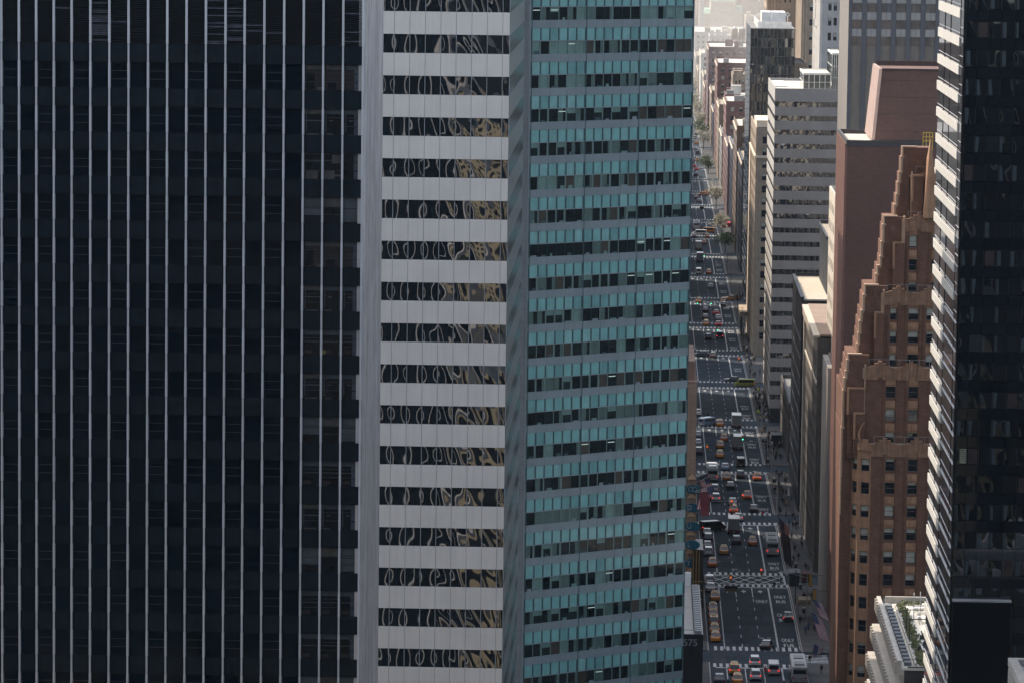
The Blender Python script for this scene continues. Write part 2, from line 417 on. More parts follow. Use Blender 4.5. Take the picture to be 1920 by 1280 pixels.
def banded_tower():
    Y = 430.0; D = 50.0; ZT = 154.0
    xr = XX(949, 640, Y); xl = -66.0
    js = [739.5, 768.8, 797.8, 826.9, 855.9, 885, 914, 943]
    jx = [XX(q, 40, Y) for q in js]; st = (jx[-1] - jx[0]) / 7
    allx = [jx[0] - st * k for k in range(22, 0, -1)] + jx + [xr]
    allx = [x for x in allx if x > xl]; 
    zt = ZZ(716, 21, Y); per = (zt - ZZ(712, 21 + 0, Y))
    zb12 = ZZ(707, 1097.2, Y); per = (zt - zb12) / 14.0
    bh = zt - ZZ(716, 63.8, Y)
    t = thing('office_tower', 'pale office tower of white metal bands and dark mirrored ribbon windows', 'tower', ((xl + xr) / 2, Y, 0))
    wh = pm('white aluminium cladding', (0.82, 0.775, 0.715), 0.38, 0.05, 0.25, ior=1.4, streak=0.07)
    core = pm('grey tower core', (0.16, 0.16, 0.17), 0.7)
    gl = pm('mirror dark glass', (0.010, 0.014, 0.018), 0.02, 0.3, 0.2, ior=2.9)
    mu = pm('grey window mullion', (0.30, 0.31, 0.33), 0.4)
    sb_ = pm('shaded side cladding', (0.13, 0.165, 0.195), 0.3, 0.14, 0.5, ior=1.5, streak=0.2); sgl = pm('shaded side ribbon', (0.045, 0.058, 0.068), 0.2, 0.2, 0.5)  # avenue side toned grey-blue: its shade and reflection put into the colour
    mb = MB(); mb.box(xl, xr - .02, Y + .34, Y + D, 0, ZT); mb.build('wall', core, t)
    rb = MB(); rb.box(xl + .1, xr - .1, Y + .4, Y + D - .1, ZT, ZT + .3); rb.build('roof', M['roof_grey'], t)
    rnd = random.Random(3)
    vis = [x for x in allx if x > -31]
    k0 = -7
    for k in range(k0, 22):
        z1 = zt - per * k; z0 = z1 - bh
        if z1 > ZT or z0 < 12: continue
        b = MB()
        for i in range(len(allx) - 1):
            b.box(allx[i] + .018, allx[i + 1] - .018, Y, Y + .12, z0 + .012, z1 - .012)
        b.box(xl, xr - .03, Y + .10, Y + .30, z0, z1, 1)
        b.build('metal_band', [wh, core], t)
        b = MB()
        for y0 in range(0, 50, 5): b.box(xr - .02, xr + .02, Y + .12 + y0 + .02, Y + .12 + y0 + 4.98, z0 + .01, z1 - .01)
        b.build('side_band', sb_, t)
        zw = z1 - per + 0.0; zw0 = z1 - per
        b = MB()
        lo = zw0; hi = z0
        for i in range(len(allx) - 1):
            if allx[i + 1] < -31:
                b.quad((allx[i], Y + .15, lo), (allx[i + 1], Y + .15, lo), (allx[i + 1], Y + .15, hi), (allx[i], Y + .15, hi)); continue
            pillow(b, allx[i] + .03, allx[i + 1] - .03, Y + .17, lo + .02, hi - .02, rnd.uniform(.0015, .007), rnd.gauss(0, .010), rnd.gauss(0, .010), 0, 10, None, .0012 if allx[i] < -22.6 else .006)
        for x in allx: b.box(x - .035, x + .035, Y + .06, Y + .2, lo, hi, 1)
        b.quad((xr + .005, Y + .1, lo), (xr + .005, Y + D, lo), (xr + .005, Y + D, hi), (xr + .005, Y + .1, hi), 2)
        b.build('ribbon_window', [gl, mu, sgl], t)
banded_tower()

# ================================================================== teal tower, turned to the avenue
def teal_tower():
    Y1 = 535.0; ZT = 150.0
    P1 = Vector((XX(986, 640, Y1) + 0.12, Y1)); Y2 = 551.6
    P2 = Vector((XX(1291, 640, Y2), Y2))
    u = (P2 - P1); L = u.length; u /= L; n = Vector((u.y, -u.x))
    def ua(px, py):
        d = ray(px, py); o = Vector((0, 0)); dd = Vector((d.x, d.y))
        det = dd.x * (-u.y) - dd.y * (-u.x); s = (P1.x * (-u.y) - P1.y * (-u.x)) / det
        p = dd * s; z = H + d.z * s
        return (p - P1).dot(u), z
    def P(a, d, z): return (P1.x + u.x * a - n.x * d, P1.y + u.y * a - n.y * d, z)
    t = thing('office_tower', 'teal glass office tower with blue grey spandrels, left of the avenue', 'tower', (P1.x - 6, P1.y + 8, 0))
    grey = pm('blue grey aluminium', (0.18, 0.235, 0.265), 0.35, 0.1, 0.3, ior=1.5, streak=0.12)
    core = pm('teal tower core', (0.03, 0.04, 0.045), 0.7)
    teal = pm('frosted teal glass', (0.175, 0.40, 0.405), 0.16, 0.10, 0.6, ior=1.5, streak=0.1)
    teal2 = pm('frosted teal glass pale', (0.21, 0.43, 0.44), 0.16, 0.14, 0.6, ior=1.5, streak=0.2); teal3 = pm('frosted teal glass dull', (0.145, 0.34, 0.35), 0.16, 0.14, 0.6, ior=1.5, streak=0.2)
    gdk = pm('deep teal glass', (0.002, 0.010, 0.013), 0.05, 0.5, 0.5, ior=1.3)
    gdk2 = pm('dim office glass', (0.008, 0.018, 0.020), 0.06, 0.6, 0.9, ior=1.3)
    cur = pm('teal curtain', (0.05, 0.115, 0.108), 0.35, 0.2, 2.2, ior=1.5, streak=0.3)
    cur2 = pm('pale office blind', (0.11, 0.22, 0.205), 0.3, 0.15, 1.0, ior=1.5, streak=0.2)
    col_ = pm('window post', (0.10, 0.17, 0.172), 0.35, 0.15, 1.5)
    brn = pm('brown office wall', (0.022, 0.018, 0.012), 0.5, 0.5, 0.9)
    lit = pm('office ceiling lamp', (0.55, 0.68, 0.62), 0.5, emit=0.2)
    dark = pm('teal tower joint', (0.02, 0.06, 0.07), 0.5)
    pts = [P1 + n * -.5, P2 + n * -.5 - u * .02, Vector((P2.x - .3, 556.0)), Vector((-40, 556.0)), Vector((-40, Y1 + .5))]
    mb = MB(); mb.prism([tuple(p) for p in pts], 0, ZT); mb.build('wall', core, t)
    rb = MB(); rb.prism([tuple(p * 1.0) for p in pts], ZT, ZT + .3); rb.build('roof', M['roof_grey'], t)
    # levels measured on the vertical joint between first and second bay
    zs0 = ua(997.5, 38.4)[1]; zs1 = ua(983.5, 1171)[1]
    nfl = 18 - 0
    # floors: spandrel tops (38.4 -> 1171)
    z_a = ua(997.5, 38.4)[1]; z_b = ua(997.3, 102.0)[1]
    per0 = z_a - z_b
    cnt = round((zs0 - zs1) / per0); per = (zs0 - zs1) / cnt
    sp = z_a - ua(997.5, 53.4)[1]; up = z_a - ua(997.5, 77.4)[1]
    ub = [0.0] + [ua(x, 55)[0] for x in (997.7, 1100.2, 1200.6)] + [L]
    rnd = random.Random(21)
    for k in range(-7, 27):
        z1 = zs0 - per * k
        if z1 > ZT - 1 or z1 - per < 8: continue
        vis = -1 <= k <= 20
        b = MB()
        for q in range(4):
            a0, a1 = ub[q], ub[q + 1]; m = 1 if q == 0 else 3
            for s in range(m):
                c0 = a0 + (a1 - a0) * s / m; c1 = a0 + (a1 - a0) * (s + 1) / m
                pp = [P(c0 + .012, 0, z1 - sp), P(c1 - .012, 0, z1 - sp), P(c1 - .012, .3, z1 - sp), P(c0 + .012, .3, z1 - sp),
                      P(c0 + .012, 0, z1), P(c1 - .012, 0, z1), P(c1 - .012, .3, z1), P(c0 + .012, .3, z1)]
                b.hexa(pp)
        b.build('spandrel', grey, t)
        if not vis: 
            b = MB(); b.hexa([P(0, .12, z1 - per), P(L, .12, z1 - per), P(L, .3, z1 - per), P(0, .3, z1 - per), P(0, .12, z1 - sp), P(L, .12, z1 - sp), P(L, .3, z1 - sp), P(0, .3, z1 - sp)])
            b.build('window_band', gdk, t); continue
        zu = z1 - up; zb = z1 - per; zt_ = z1 - sp
        for q in range(4):
            a0, a1 = ub[q], ub[q + 1]; m = 1 if q == 0 else 6; wd = (a1 - a0 - .12) / m
            b = MB()
            def rect(c0, c1, y0, y1, d, mi): b.quad(P(c0, d, y0), P(c1, d, y0), P(c1, d, y1), P(c0, d, y1), mi)
            def bar(c0, c1, y0, y1, d0, d1, mi):
                b.hexa([P(c0, d0, y0), P(c1, d0, y0), P(c1, d1, y0), P(c0, d1, y0), P(c0, d0, y1), P(c1, d0, y1), P(c1, d1, y1), P(c0, d1, y1)], mi)
            run = rnd.random()
            big = (k == 6 and q == 1) 
            for s in range(m):
                c0 = a0 + .06 + wd * s; c1 = c0 + wd
                tl = rnd.gauss(0, .008)
                b.quad(P(c0 + .07, .06 + tl, zu + .06), P(c1 - .17, .06 - tl, zu + .06), P(c1 - .17, .06 - tl, zt_ - .02), P(c0 + .07, .06 + tl, zt_ - .02), rnd.choice([0, 0, 0, 10, 11]))
                bar(c1 - .17, c1 + .05, zu, zt_, .03, .2, 1)                    # dark joint
                r = rnd.random()
                if abs(run - r) < .18: r = run
                if big: r = .2
                rect(c0, c1, zb, zu, .16, 2 if r < .48 or r > .84 else 3)
                if r > .84: rect(c0, c1, zb, zu, .14, 4 if r < .93 else 5)
                elif r > .72: rect(c0, c1, zb, zu, .14, 8)
                elif r > .62: rect(c0, c0 + wd * .55, zb, zu, .14, 4)
                elif r > .55: rect(c0, c1, zb + (zu - zb) * .6, zu, .14, 5)
                elif r < .1 and not big: rect(c0 + wd * .6, c1, zb, zu, .14, 4)
                if rnd.random() < .05 and not big: rect(c0 + .15, c1 - .2, zb + (zu - zb) * .72, zb + (zu - zb) * .78, .135, 9)
                if rnd.random() < .3: rect(c0 + wd * rnd.uniform(.1, .4), c0 + wd * rnd.uniform(.5, .9), zb, zb + (zu - zb) * rnd.uniform(.1, .25), .137, rnd.choice([1, 5, 7]))
                if rnd.random() < .72 and not big: bar(c1 - rnd.choice([.12, .2, .3]), c1, zb, zu, .1, .2, 6)
                else: bar(c1 - .03, c1, zb, zu, .1, .2, 1)
            bar(a0, a1, zu - .06, zu + .05, .0, .2, 7)                         # rail between the two rows
            bar(a0 - .0, a0 + .06, zb, zt_, .0, .25, 7); bar(a1 - .06, a1, zb, zt_, .002, .25, 7)
            b.build('window', [teal, dark, gdk, gdk2, cur, cur2, col_, grey, brn, lit, teal2, teal3], t)
    for q, a in enumerate(ub[1:]):
        b = MB(); z0, z1 = 10, ZT; w = .035
        b.hexa([P(a - w, -.04, z0), P(a + w, -.04, z0), P(a + w, .3, z0), P(a - w, .3, z0), P(a - w, -.04, z1), P(a + w, -.04, z1), P(a + w, .3, z1), P(a - w, .3, z1)])
        b.build('mullion', dark, t)
    # glossy slanted corner, left of the main front
    gm = pm('polished grey corner cladding', (0.13, 0.165, 0.195), 0.06, 0.12, 0.4, ior=2.0, streak=0.25)
    for k in range(-7, 27):
        z1 = zs0 - per * k + .35
        if z1 > ZT - 1 or z1 - per < 8: continue
        b = MB()
        for q, (f0, f1) in enumerate(((0, sp), (sp, per * .62), (per * .62, per))):
            j = rnd.gauss(0, .004)
            b.hexa([(-40, Y1 + .02 + j, z1 - f1 + .012), (P1.x - .12, Y1 - j, z1 - f1 + .012), (P1.x - .12, Y1 + .45, z1 - f1 + .012), (-40, Y1 + .45, z1 - f1 + .012),
                    (-40, Y1 + .02 + j, z1 - f0 - .012), (P1.x - .12, Y1 - j, z1 - f0 - .012), (P1.x - .12, Y1 + .45, z1 - f0 - .012), (-40, Y1 + .45, z1 - f0 - .012)])
        b.build('corner_panel', gm, t)
    b = MB(); b.box(P1.x - .12, P1.x, Y1 - .02, Y1 + .4, 8, ZT); b.build('corner_post', grey, t)
teal_tower()

# ================================================================== dark glass tower, right edge
def dark_tower():
    Yn, Yf = 428.0, 464.0; ZT = 145.0
    X = XX(1793, 640, Yn); xr = X + 30
    t = thing('residential_tower', 'dark glass tower at the right edge with white balcony bands stepping down its left side', 'tower', (X + 10, Yn, 0))
    core = pm('dark tower core', (0.02, 0.022, 0.026), 0.6)
    wh = pm('white balcony panel', (0.62, 0.60, 0.56), 0.55, 0.05, 0.5, streak=0.05)
    gl = pm('dark mirror glass', (0.003, 0.006, 0.010), 0.025, 0.4, 0.4, ior=1.7)
    sg = pm('dark blue spandrel glass', (0.004, 0.007, 0.012), 0.04, 0.4, 0.4, ior=1.5)
    side = pm('grey side glass', (0.035, 0.038, 0.045), 0.04, 0.35, 0.3, ior=2.2)
    rail = pm('thin pale rail', (0.34, 0.34, 0.35), 0.4); fr = pm('dark frame', (0.012, 0.014, 0.018), 0.5)
    cu = pm('dim curtain', (0.030, 0.044, 0.054), 0.5, 0.3, 1.4); br = pm('dim brown room', (0.028, 0.018, 0.018), 0.5, 0.5, .9)
    sun_ = pm('pale slatted blind', (0.30, 0.30, 0.22), 0.6)
    mb = MB(); mb.box(X + .6, xr, Yn + .4, Yf, 0, ZT); mb.build('wall', core, t)
    rb = MB(); rb.box(X + .7, xr - .1, Yn + .5, Yf - .1, ZT, ZT + .3); rb.build('roof', M['roof_grey'], t)
    z_ref = ZZ(1560 + 1240 / 5.333, 98 / 5.333, Yn); per = z_ref - ZZ(1560 + 1232 / 5.333, 385 / 5.333, Yn)
    rnd = random.Random(9)
    cols = [X + .02] + [XX(1560 + q / 5.333, 300, Yn) for q in (1310, 1420, 1540, 1665, 1800, 1930)]
    st = cols[-1] - cols[-2]; cols += [cols[-1] + st * i for i in range(1, 5)]
    ysplit = [Yf, Yf - (Yf - Yn) * .25, Yf - (Yf - Yn) * .49, Yf - (Yf - Yn) * .88, Yn + .05]
    zl = ZZ(1790, 1121, Yn)
    for k in range(-9, 27):
        z1 = z_ref - per * k; z0 = z1 - 1.0
        if z1 > ZT - .5 or z1 < 30: continue
        low = ZZ(1745, 520, Yf) > z0
        b = MB()
        for q in range(2 if low else 3):
            b.box(X - .14, X - .02, ysplit[q + 1] + .03, ysplit[q] - .03, z0, z1, 0)
        b.build('balcony_band', wh, t)
        if low:
            b = MB(); b.box(X - .12, X - .01, Yn + .3, ysplit[2] - .2, z1 - .1, z1 - .02)
            b.build('balcony_rail', rail, t)
        b = MB()
        for q in range(4):
            ya, yb = ysplit[q + 1] + .04, ysplit[q] - .04
            j = rnd.gauss(0, .01)
            zlo = z1 - per + .01; zhi = z0 - .02 if q < (2 if low else 3) else z1 - .03
            if q == 3 or (low and q == 2):
                b.quad((X + j, yb, zlo), (X - j, ya, zlo), (X - j, ya, zhi), (X + j, yb, zhi), 0)
                b.box(X - .05, X + .05, ya, yb, zhi - .05, zhi, 1); b.box(X - .05, X + .05, ya, yb, zlo + (zhi - zlo) * .34, zlo + (zhi - zlo) * .34 + .05, 1)
            else:
                b.quad((X + j + .02, yb, zlo), (X - j + .02, ya, zlo), (X - j + .02, ya, zhi), (X + j + .02, yb, zhi), 0)
                b.box(X - .03, X + .06, ya + .2, yb - .2, zlo + .35, zlo + .40, 1)
            b.box(X - .04, X + .07, ya - .06, ya - .01, zlo, zhi, 2)
        b.build('side_window', [side, rail, fr], t)
        if z1 - per < zl - 4: pass
        b = MB(); c = MB()
        for i in range(len(cols) - 1):
            a0, a1 = cols[i] + .05, cols[i + 1] - .05
            hi = z1 - 1.18; lo = z1 - per
            if i == 0: lo, hi = z1 - per, z1
            pillow(b, a0, a1, Yn, lo + .04, hi - .04, rnd.uniform(.002, .012), rnd.gauss(0, .03), rnd.gauss(0, .03), 0, 9, None, .006)
            if i:
                r = rnd.random()
                if r < .35: b.quad((a0 + .05, Yn - .045, lo + .1), (a0 + .05 + rnd.choice([.25, .4]), Yn - .045, lo + .1), (a0 + .05 + rnd.choice([.25, .4]), Yn - .045, hi - .1), (a0 + .05, Yn - .045, hi - .1), 2)
                elif r < .44: b.quad((a0 + .1, Yn - .045, lo + .1), (a1 - .1, Yn - .045, lo + .1), (a1 - .1, Yn - .045, hi - .12), (a0 + .1, Yn - .045, hi - .12), 3)
                if k == 15 and i == 1:
                    for s in range(8):
                        zz = lo + .15 + s * .2; b.quad((a0 + .35, Yn - .05, zz), (a1 - .02 - s * .0, Yn - .05, zz), (a1 - .02, Yn - .05, zz + .14), (a0 + .35, Yn - .05, zz + .14), 4)
            b.box(a0 - .05 - .03, a0 - .05 + .03, Yn - .06, Yn + .3, lo, hi, 1)
            if i: c.box(a0 - .03, a1 + .03, Yn - .03, Yn + .3, hi + .005, z1 - .005)
        b.build('window_band', [gl, fr, cu, br, sun_], t); c.build('spandrel', sg, t)
    # plain dark lower wall in front, with a bright capping
    x1 = XX(1895, 1125, Yn - 1.2); b = MB(); b.box(X + .25, x1, Yn - 1.2, Yn - .12, 10, zl - .15)
    b.build('lower_wall', pm('plain black wall', (0.003, 0.004, 0.007), 0.6, .3, .5, spec=.1), t)
    b = MB(); b.box(X + .2, x1 + .1, Yn - 1.25, Yn - .10, zl - .15, zl); b.build('coping', rail, t)
dark_tower()

def low_grey():
    Yn = 395.0; 
    X, Z = U(1890, 1232, Yn + 9); x2 = X + 14
    t = thing('low_building', 'low grey ribbed building corner with a parapet at the bottom right', 'building', (X + 6, Yn, 0))
    g = pm('grey ribbed concrete', (0.36, 0.35, 0.33), 0.8, .12, .6, streak=.2)
    b = MB(); y0, y1 = Yn - 18, Yn + 9
    b.box(X + .25, x2, y0, y1, 0, Z - .8)
    for k in range(18): b.box(X, X + .24, y0 + 1.5 * k + .1, y0 + 1.5 * k + 1.1, 0, Z - 1.0)
    b.build('wall', g, t)
    b = MB(); b.box(X, X + .9, y0, y1 - .9, Z - .79, Z); b.box(X, x2, y1 - .9, y1, Z - .79, Z); b.build('parapet', g, t)
    b = MB(); b.box(X + .9, x2, y0, y1 - .9, Z - .79, Z - .7); b.build('roof', pm('bluish roof', (.28, .31, .36), .8), t)
low_grey()
# ================================================================== roof terrace building below the dark tower
BL = 33.2                                                # right-hand building line
def terrace():
    Z = 32.6; y0, y1 = 512.0, 560.0; x0 = BL - 0.2; x1 = x0 + 34
    st = pm('pale stone', (0.46, 0.42, 0.37), 0.75, .12, .8, streak=.15)
    dk = pm('dark recess glass', (0.02, 0.022, 0.026), 0.1, .4, .5)
    t = thing('terrace_building', 'cream building with a planted roof terrace and ribbed stone bands below the dark tower', 'building', (x0 + 8, y0, 0))
    b = MB(); b.box(x0 + .9, x1, y0, y1, 0, Z - .35); b.build('wall', dk, t)
    for k in range(8):
        z1 = Z + .9 - 3.9 * k
        b = MB(); z0 = z1 - 1.9
        e = 0.0 if k == 0 else -0.55 * min(k, 2)
        b.box(x0 + e, x0 + (.55 if k == 0 else 1.2), y0 - (0 if k == 0 else 14), y1, z0, z1)
        for q in range(28 if k else 22):
            yy = y1 - 1.1 - q * 2.2
            b.box(x0 + e - .28, x0 + e - .005, yy, yy + .55, z0 + .05, z1 - .25)
        b.build('stone_band', st, t)
    b = MB(); b.box(x0 + 1.2, x1, y1 - .5, y1, Z - .35, Z + .9)
    b.build('parapet', st, t)
    fl = pm('terrace floor', (0.60, 0.57, 0.50), .8, .08, .5)
    b = MB(); b.box(x0 + .55, x1, y0, y1 - .5, Z - .34, Z - .02); b.build('terrace_floor', fl, t)
    b = MB(); b.box(x0 + 1.5, x1, y0 - 14, y0 - .02, 0, Z - 3.2); b.build('lower_wall', dk, t)
    b = MB(); b.box(x0 + 1.3, x1, y0 - 14, y0 - .03, Z - 3.19, Z - 3.0); b.build('lower_roof', pm('tan roof tiles', (.36, .31, .24), .9, .15, .5, brick=(1.2, 1.2, .05, .2, .6, 0)), t)
    b = MB(); b.box(x0 + 1.3, x1, y0 - .02, y0 + .35, Z - .01, Z + .1)
    for q in range(12): b.box(x0 + 2 + q * 1.4, x0 + 2.06 + q * 1.4, y0 + .1, y0 + .16, Z + .1, Z + 1.0)
    b.box(x0 + 1.4, x1, y0 + .1, y0 + .16, Z + 1.0, Z + 1.06)
    b.build('railing', M['steel_dark'], t)
    # gutter of small plant along the parapet
    for q in range(17):
        b = MB(); yy = y0 + 1.2 + q * 2.6; b.box(x0 + 1.0, x0 + 1.9, yy, yy + 1.4, Z, Z + .45)
        b.build('vent', pm('slate grey vents', (.10, .11, .12), .7), t)
    b = MB(); b.box(x0 + 2.3, x0 + 2.5, y0 + 1, y1 - 3, Z, Z + .4); b.build('planter_kerb', st, t)
    # pergola
    p = thing('pergola', 'slim dark steel pergola frame standing on the roof terrace', 'pergola', (x0 + 6, y0 + 22, Z))
    b = MB()
    for (px, py) in ((x0 + 2.6, y0 + 18), (x0 + 7.0, y0 + 18), (x0 + 2.6, y0 + 25), (x0 + 7.0, y0 + 25)): b.box(px, px + .12, py, py + .12, Z, Z + 3)
    b.build('post', M['steel_dark'], p)
    b = MB()
    for py in (y0 + 18, y0 + 25): b.box(x0 + 2.5, x0 + 7.3, py, py + .1, Z + 3, Z + 3.12)
    b.build('beam', M['steel_dark'], p)
    for q, (px, py) in enumerate(((x0 + 4.4, y0 + 36), (x0 + 4.9, y0 + 31))):
        b = MB(); b.cyl(px, py, Z, Z + 3.5 + q, .06); tag(b.build('mast', M['steel_grey']), ['thin grey mast farther back on the roof terrace', 'taller thin grey mast nearer on the roof terrace'][q], 'mast', 'masts on the terrace')
    # hedge
    g = pm('hedge leaf', (0.075, 0.095, 0.035), .8, .45, 2.5, col2=(.12, .12, .05)); rnd = random.Random(5)
    b = MB()
    def leafs(cx, cy, cz, r, n):
        for _ in range(n):
            c = Vector((cx + rnd.gauss(0, r), cy + rnd.gauss(0, r * 1.6), cz + abs(rnd.gauss(0, r * .7))))
            a = Vector((rnd.gauss(0, 1), rnd.gauss(0, 1), rnd.gauss(0, 1))).normalized() * .13; d = a.orthogonal().normalized() * .13
            b.quad(c - a - d, c + a - d, c + a + d, c - a + d)
    for q in range(60): leafs(x0 + 3.3 + rnd.uniform(-.3, .3), y0 + 1 + q * .74, Z + .15, .26, 22)
    for q in range(14): leafs(x0 + 3.6 + q * .55, y1 - 1.7, Z + .15, .26, 22)
    for q in range(8): leafs(x0 + 4.6 + q * .6, y0 + 20.5, Z + .3, .3, 20)
    tag(b.build('hedge', g), 'low green hedge running along the roof terrace', 'hedge')
    b = MB(); b.box(x0 + 4.2, x0 + 9, y0 + 20.1, y0 + 20.9, Z, Z + .5); tag(b.build('planter', M['steel_dark']), 'dark planter box across the roof terrace', 'planter')
    # cooling unit / dark tree-like heater cluster
    b = MB()
    for q in range(70):
        c = Vector((x0 + 5.2 + rnd.gauss(0, .55), y0 + 11 + rnd.gauss(0, 1.6), Z + .5 + abs(rnd.gauss(0, .9))))
        a = Vector((rnd.gauss(0, 1), rnd.gauss(0, 1), rnd.gauss(0, 1))).normalized() * .3; d = a.orthogonal().normalized() * .3
        b.quad(c - a - d, c + a - d, c + a + d, c - a + d)
    b.cyl(x0 + 5.2, y0 + 11, Z, Z + .9, .5, .6)
    tag(b.build('potted_shrub', pm('dark shrub', (.03, .045, .045), .8, .4, 2)), 'dark potted shrub on the shaded terrace floor', 'shrub')
    # tables and chairs
    tb = None; wt = pm('white garden furniture', (.78, .76, .70), .5)
    for q, (px, py) in enumerate(((x0 + 5.4, y0 + 40), (x0 + 6.6, y0 + 37.5), (x0 + 5.5, y0 + 33), (x0 + 6.8, y0 + 43))):
        if tb is None:
            tb = thing('garden_table', 'x', 'table', (px, py, Z), group='terrace tables'); b = MB(); b.box(px - .8, px + .8, py - .5, py + .5, Z + .7, Z + .76); b.build('table_top', wt, tb)
            b = MB(); [b.box(px + a, px + a + .06, py + c, py + c + .06, Z, Z + .7) for a in (-.7, .64) for c in (-.4, .34)]; b.build('leg', wt, tb); o = tb
        else: o = copy_thing(tb, (px, py, Z), 0)
        o['label'] = ['white table in the middle of the sunlit roof terrace', 'white table half hidden by the dark tower on the terrace', 'white table nearest the shadow edge on the terrace', 'white table at the far hedge of the roof terrace'][q]
    ch = None
    for q in range(8):
        px, py = [(x0 + 5.0, y0 + 39), (x0 + 5.9, y0 + 39), (x0 + 5.0, y0 + 41), (x0 + 5.9, y0 + 41), (x0 + 5.0, y0 + 32), (x0 + 6.0, y0 + 32), (x0 + 5.0, y0 + 34), (x0 + 6.0, y0 + 34)][q]
        if ch is None:
            ch = thing('garden_chair', 'white garden chair at a table on the sunlit roof terrace', 'chair', (px, py, Z), group='white chairs on the roof terrace')
            b = MB(); b.box(px - .25, px + .25, py - .25, py + .25, Z + .42, Z + .47); b.build('seat', wt, ch)
            b = MB(); b.box(px - .25, px + .25, py - .28, py - .251, Z + .47, Z + .95); b.build('backrest', wt, ch)
            b = MB(); [b.box(px + a, px + a + .04, py + c, py + c + .04, Z, Z + .42) for a in (-.24, .2) for c in (-.24, .2)]; b.build('leg', wt, ch)
        else: copy_thing(ch, (px, py, Z), random.uniform(-.4, .4) + (math.pi if q in (2, 3, 6, 7) else 0))
terrace()

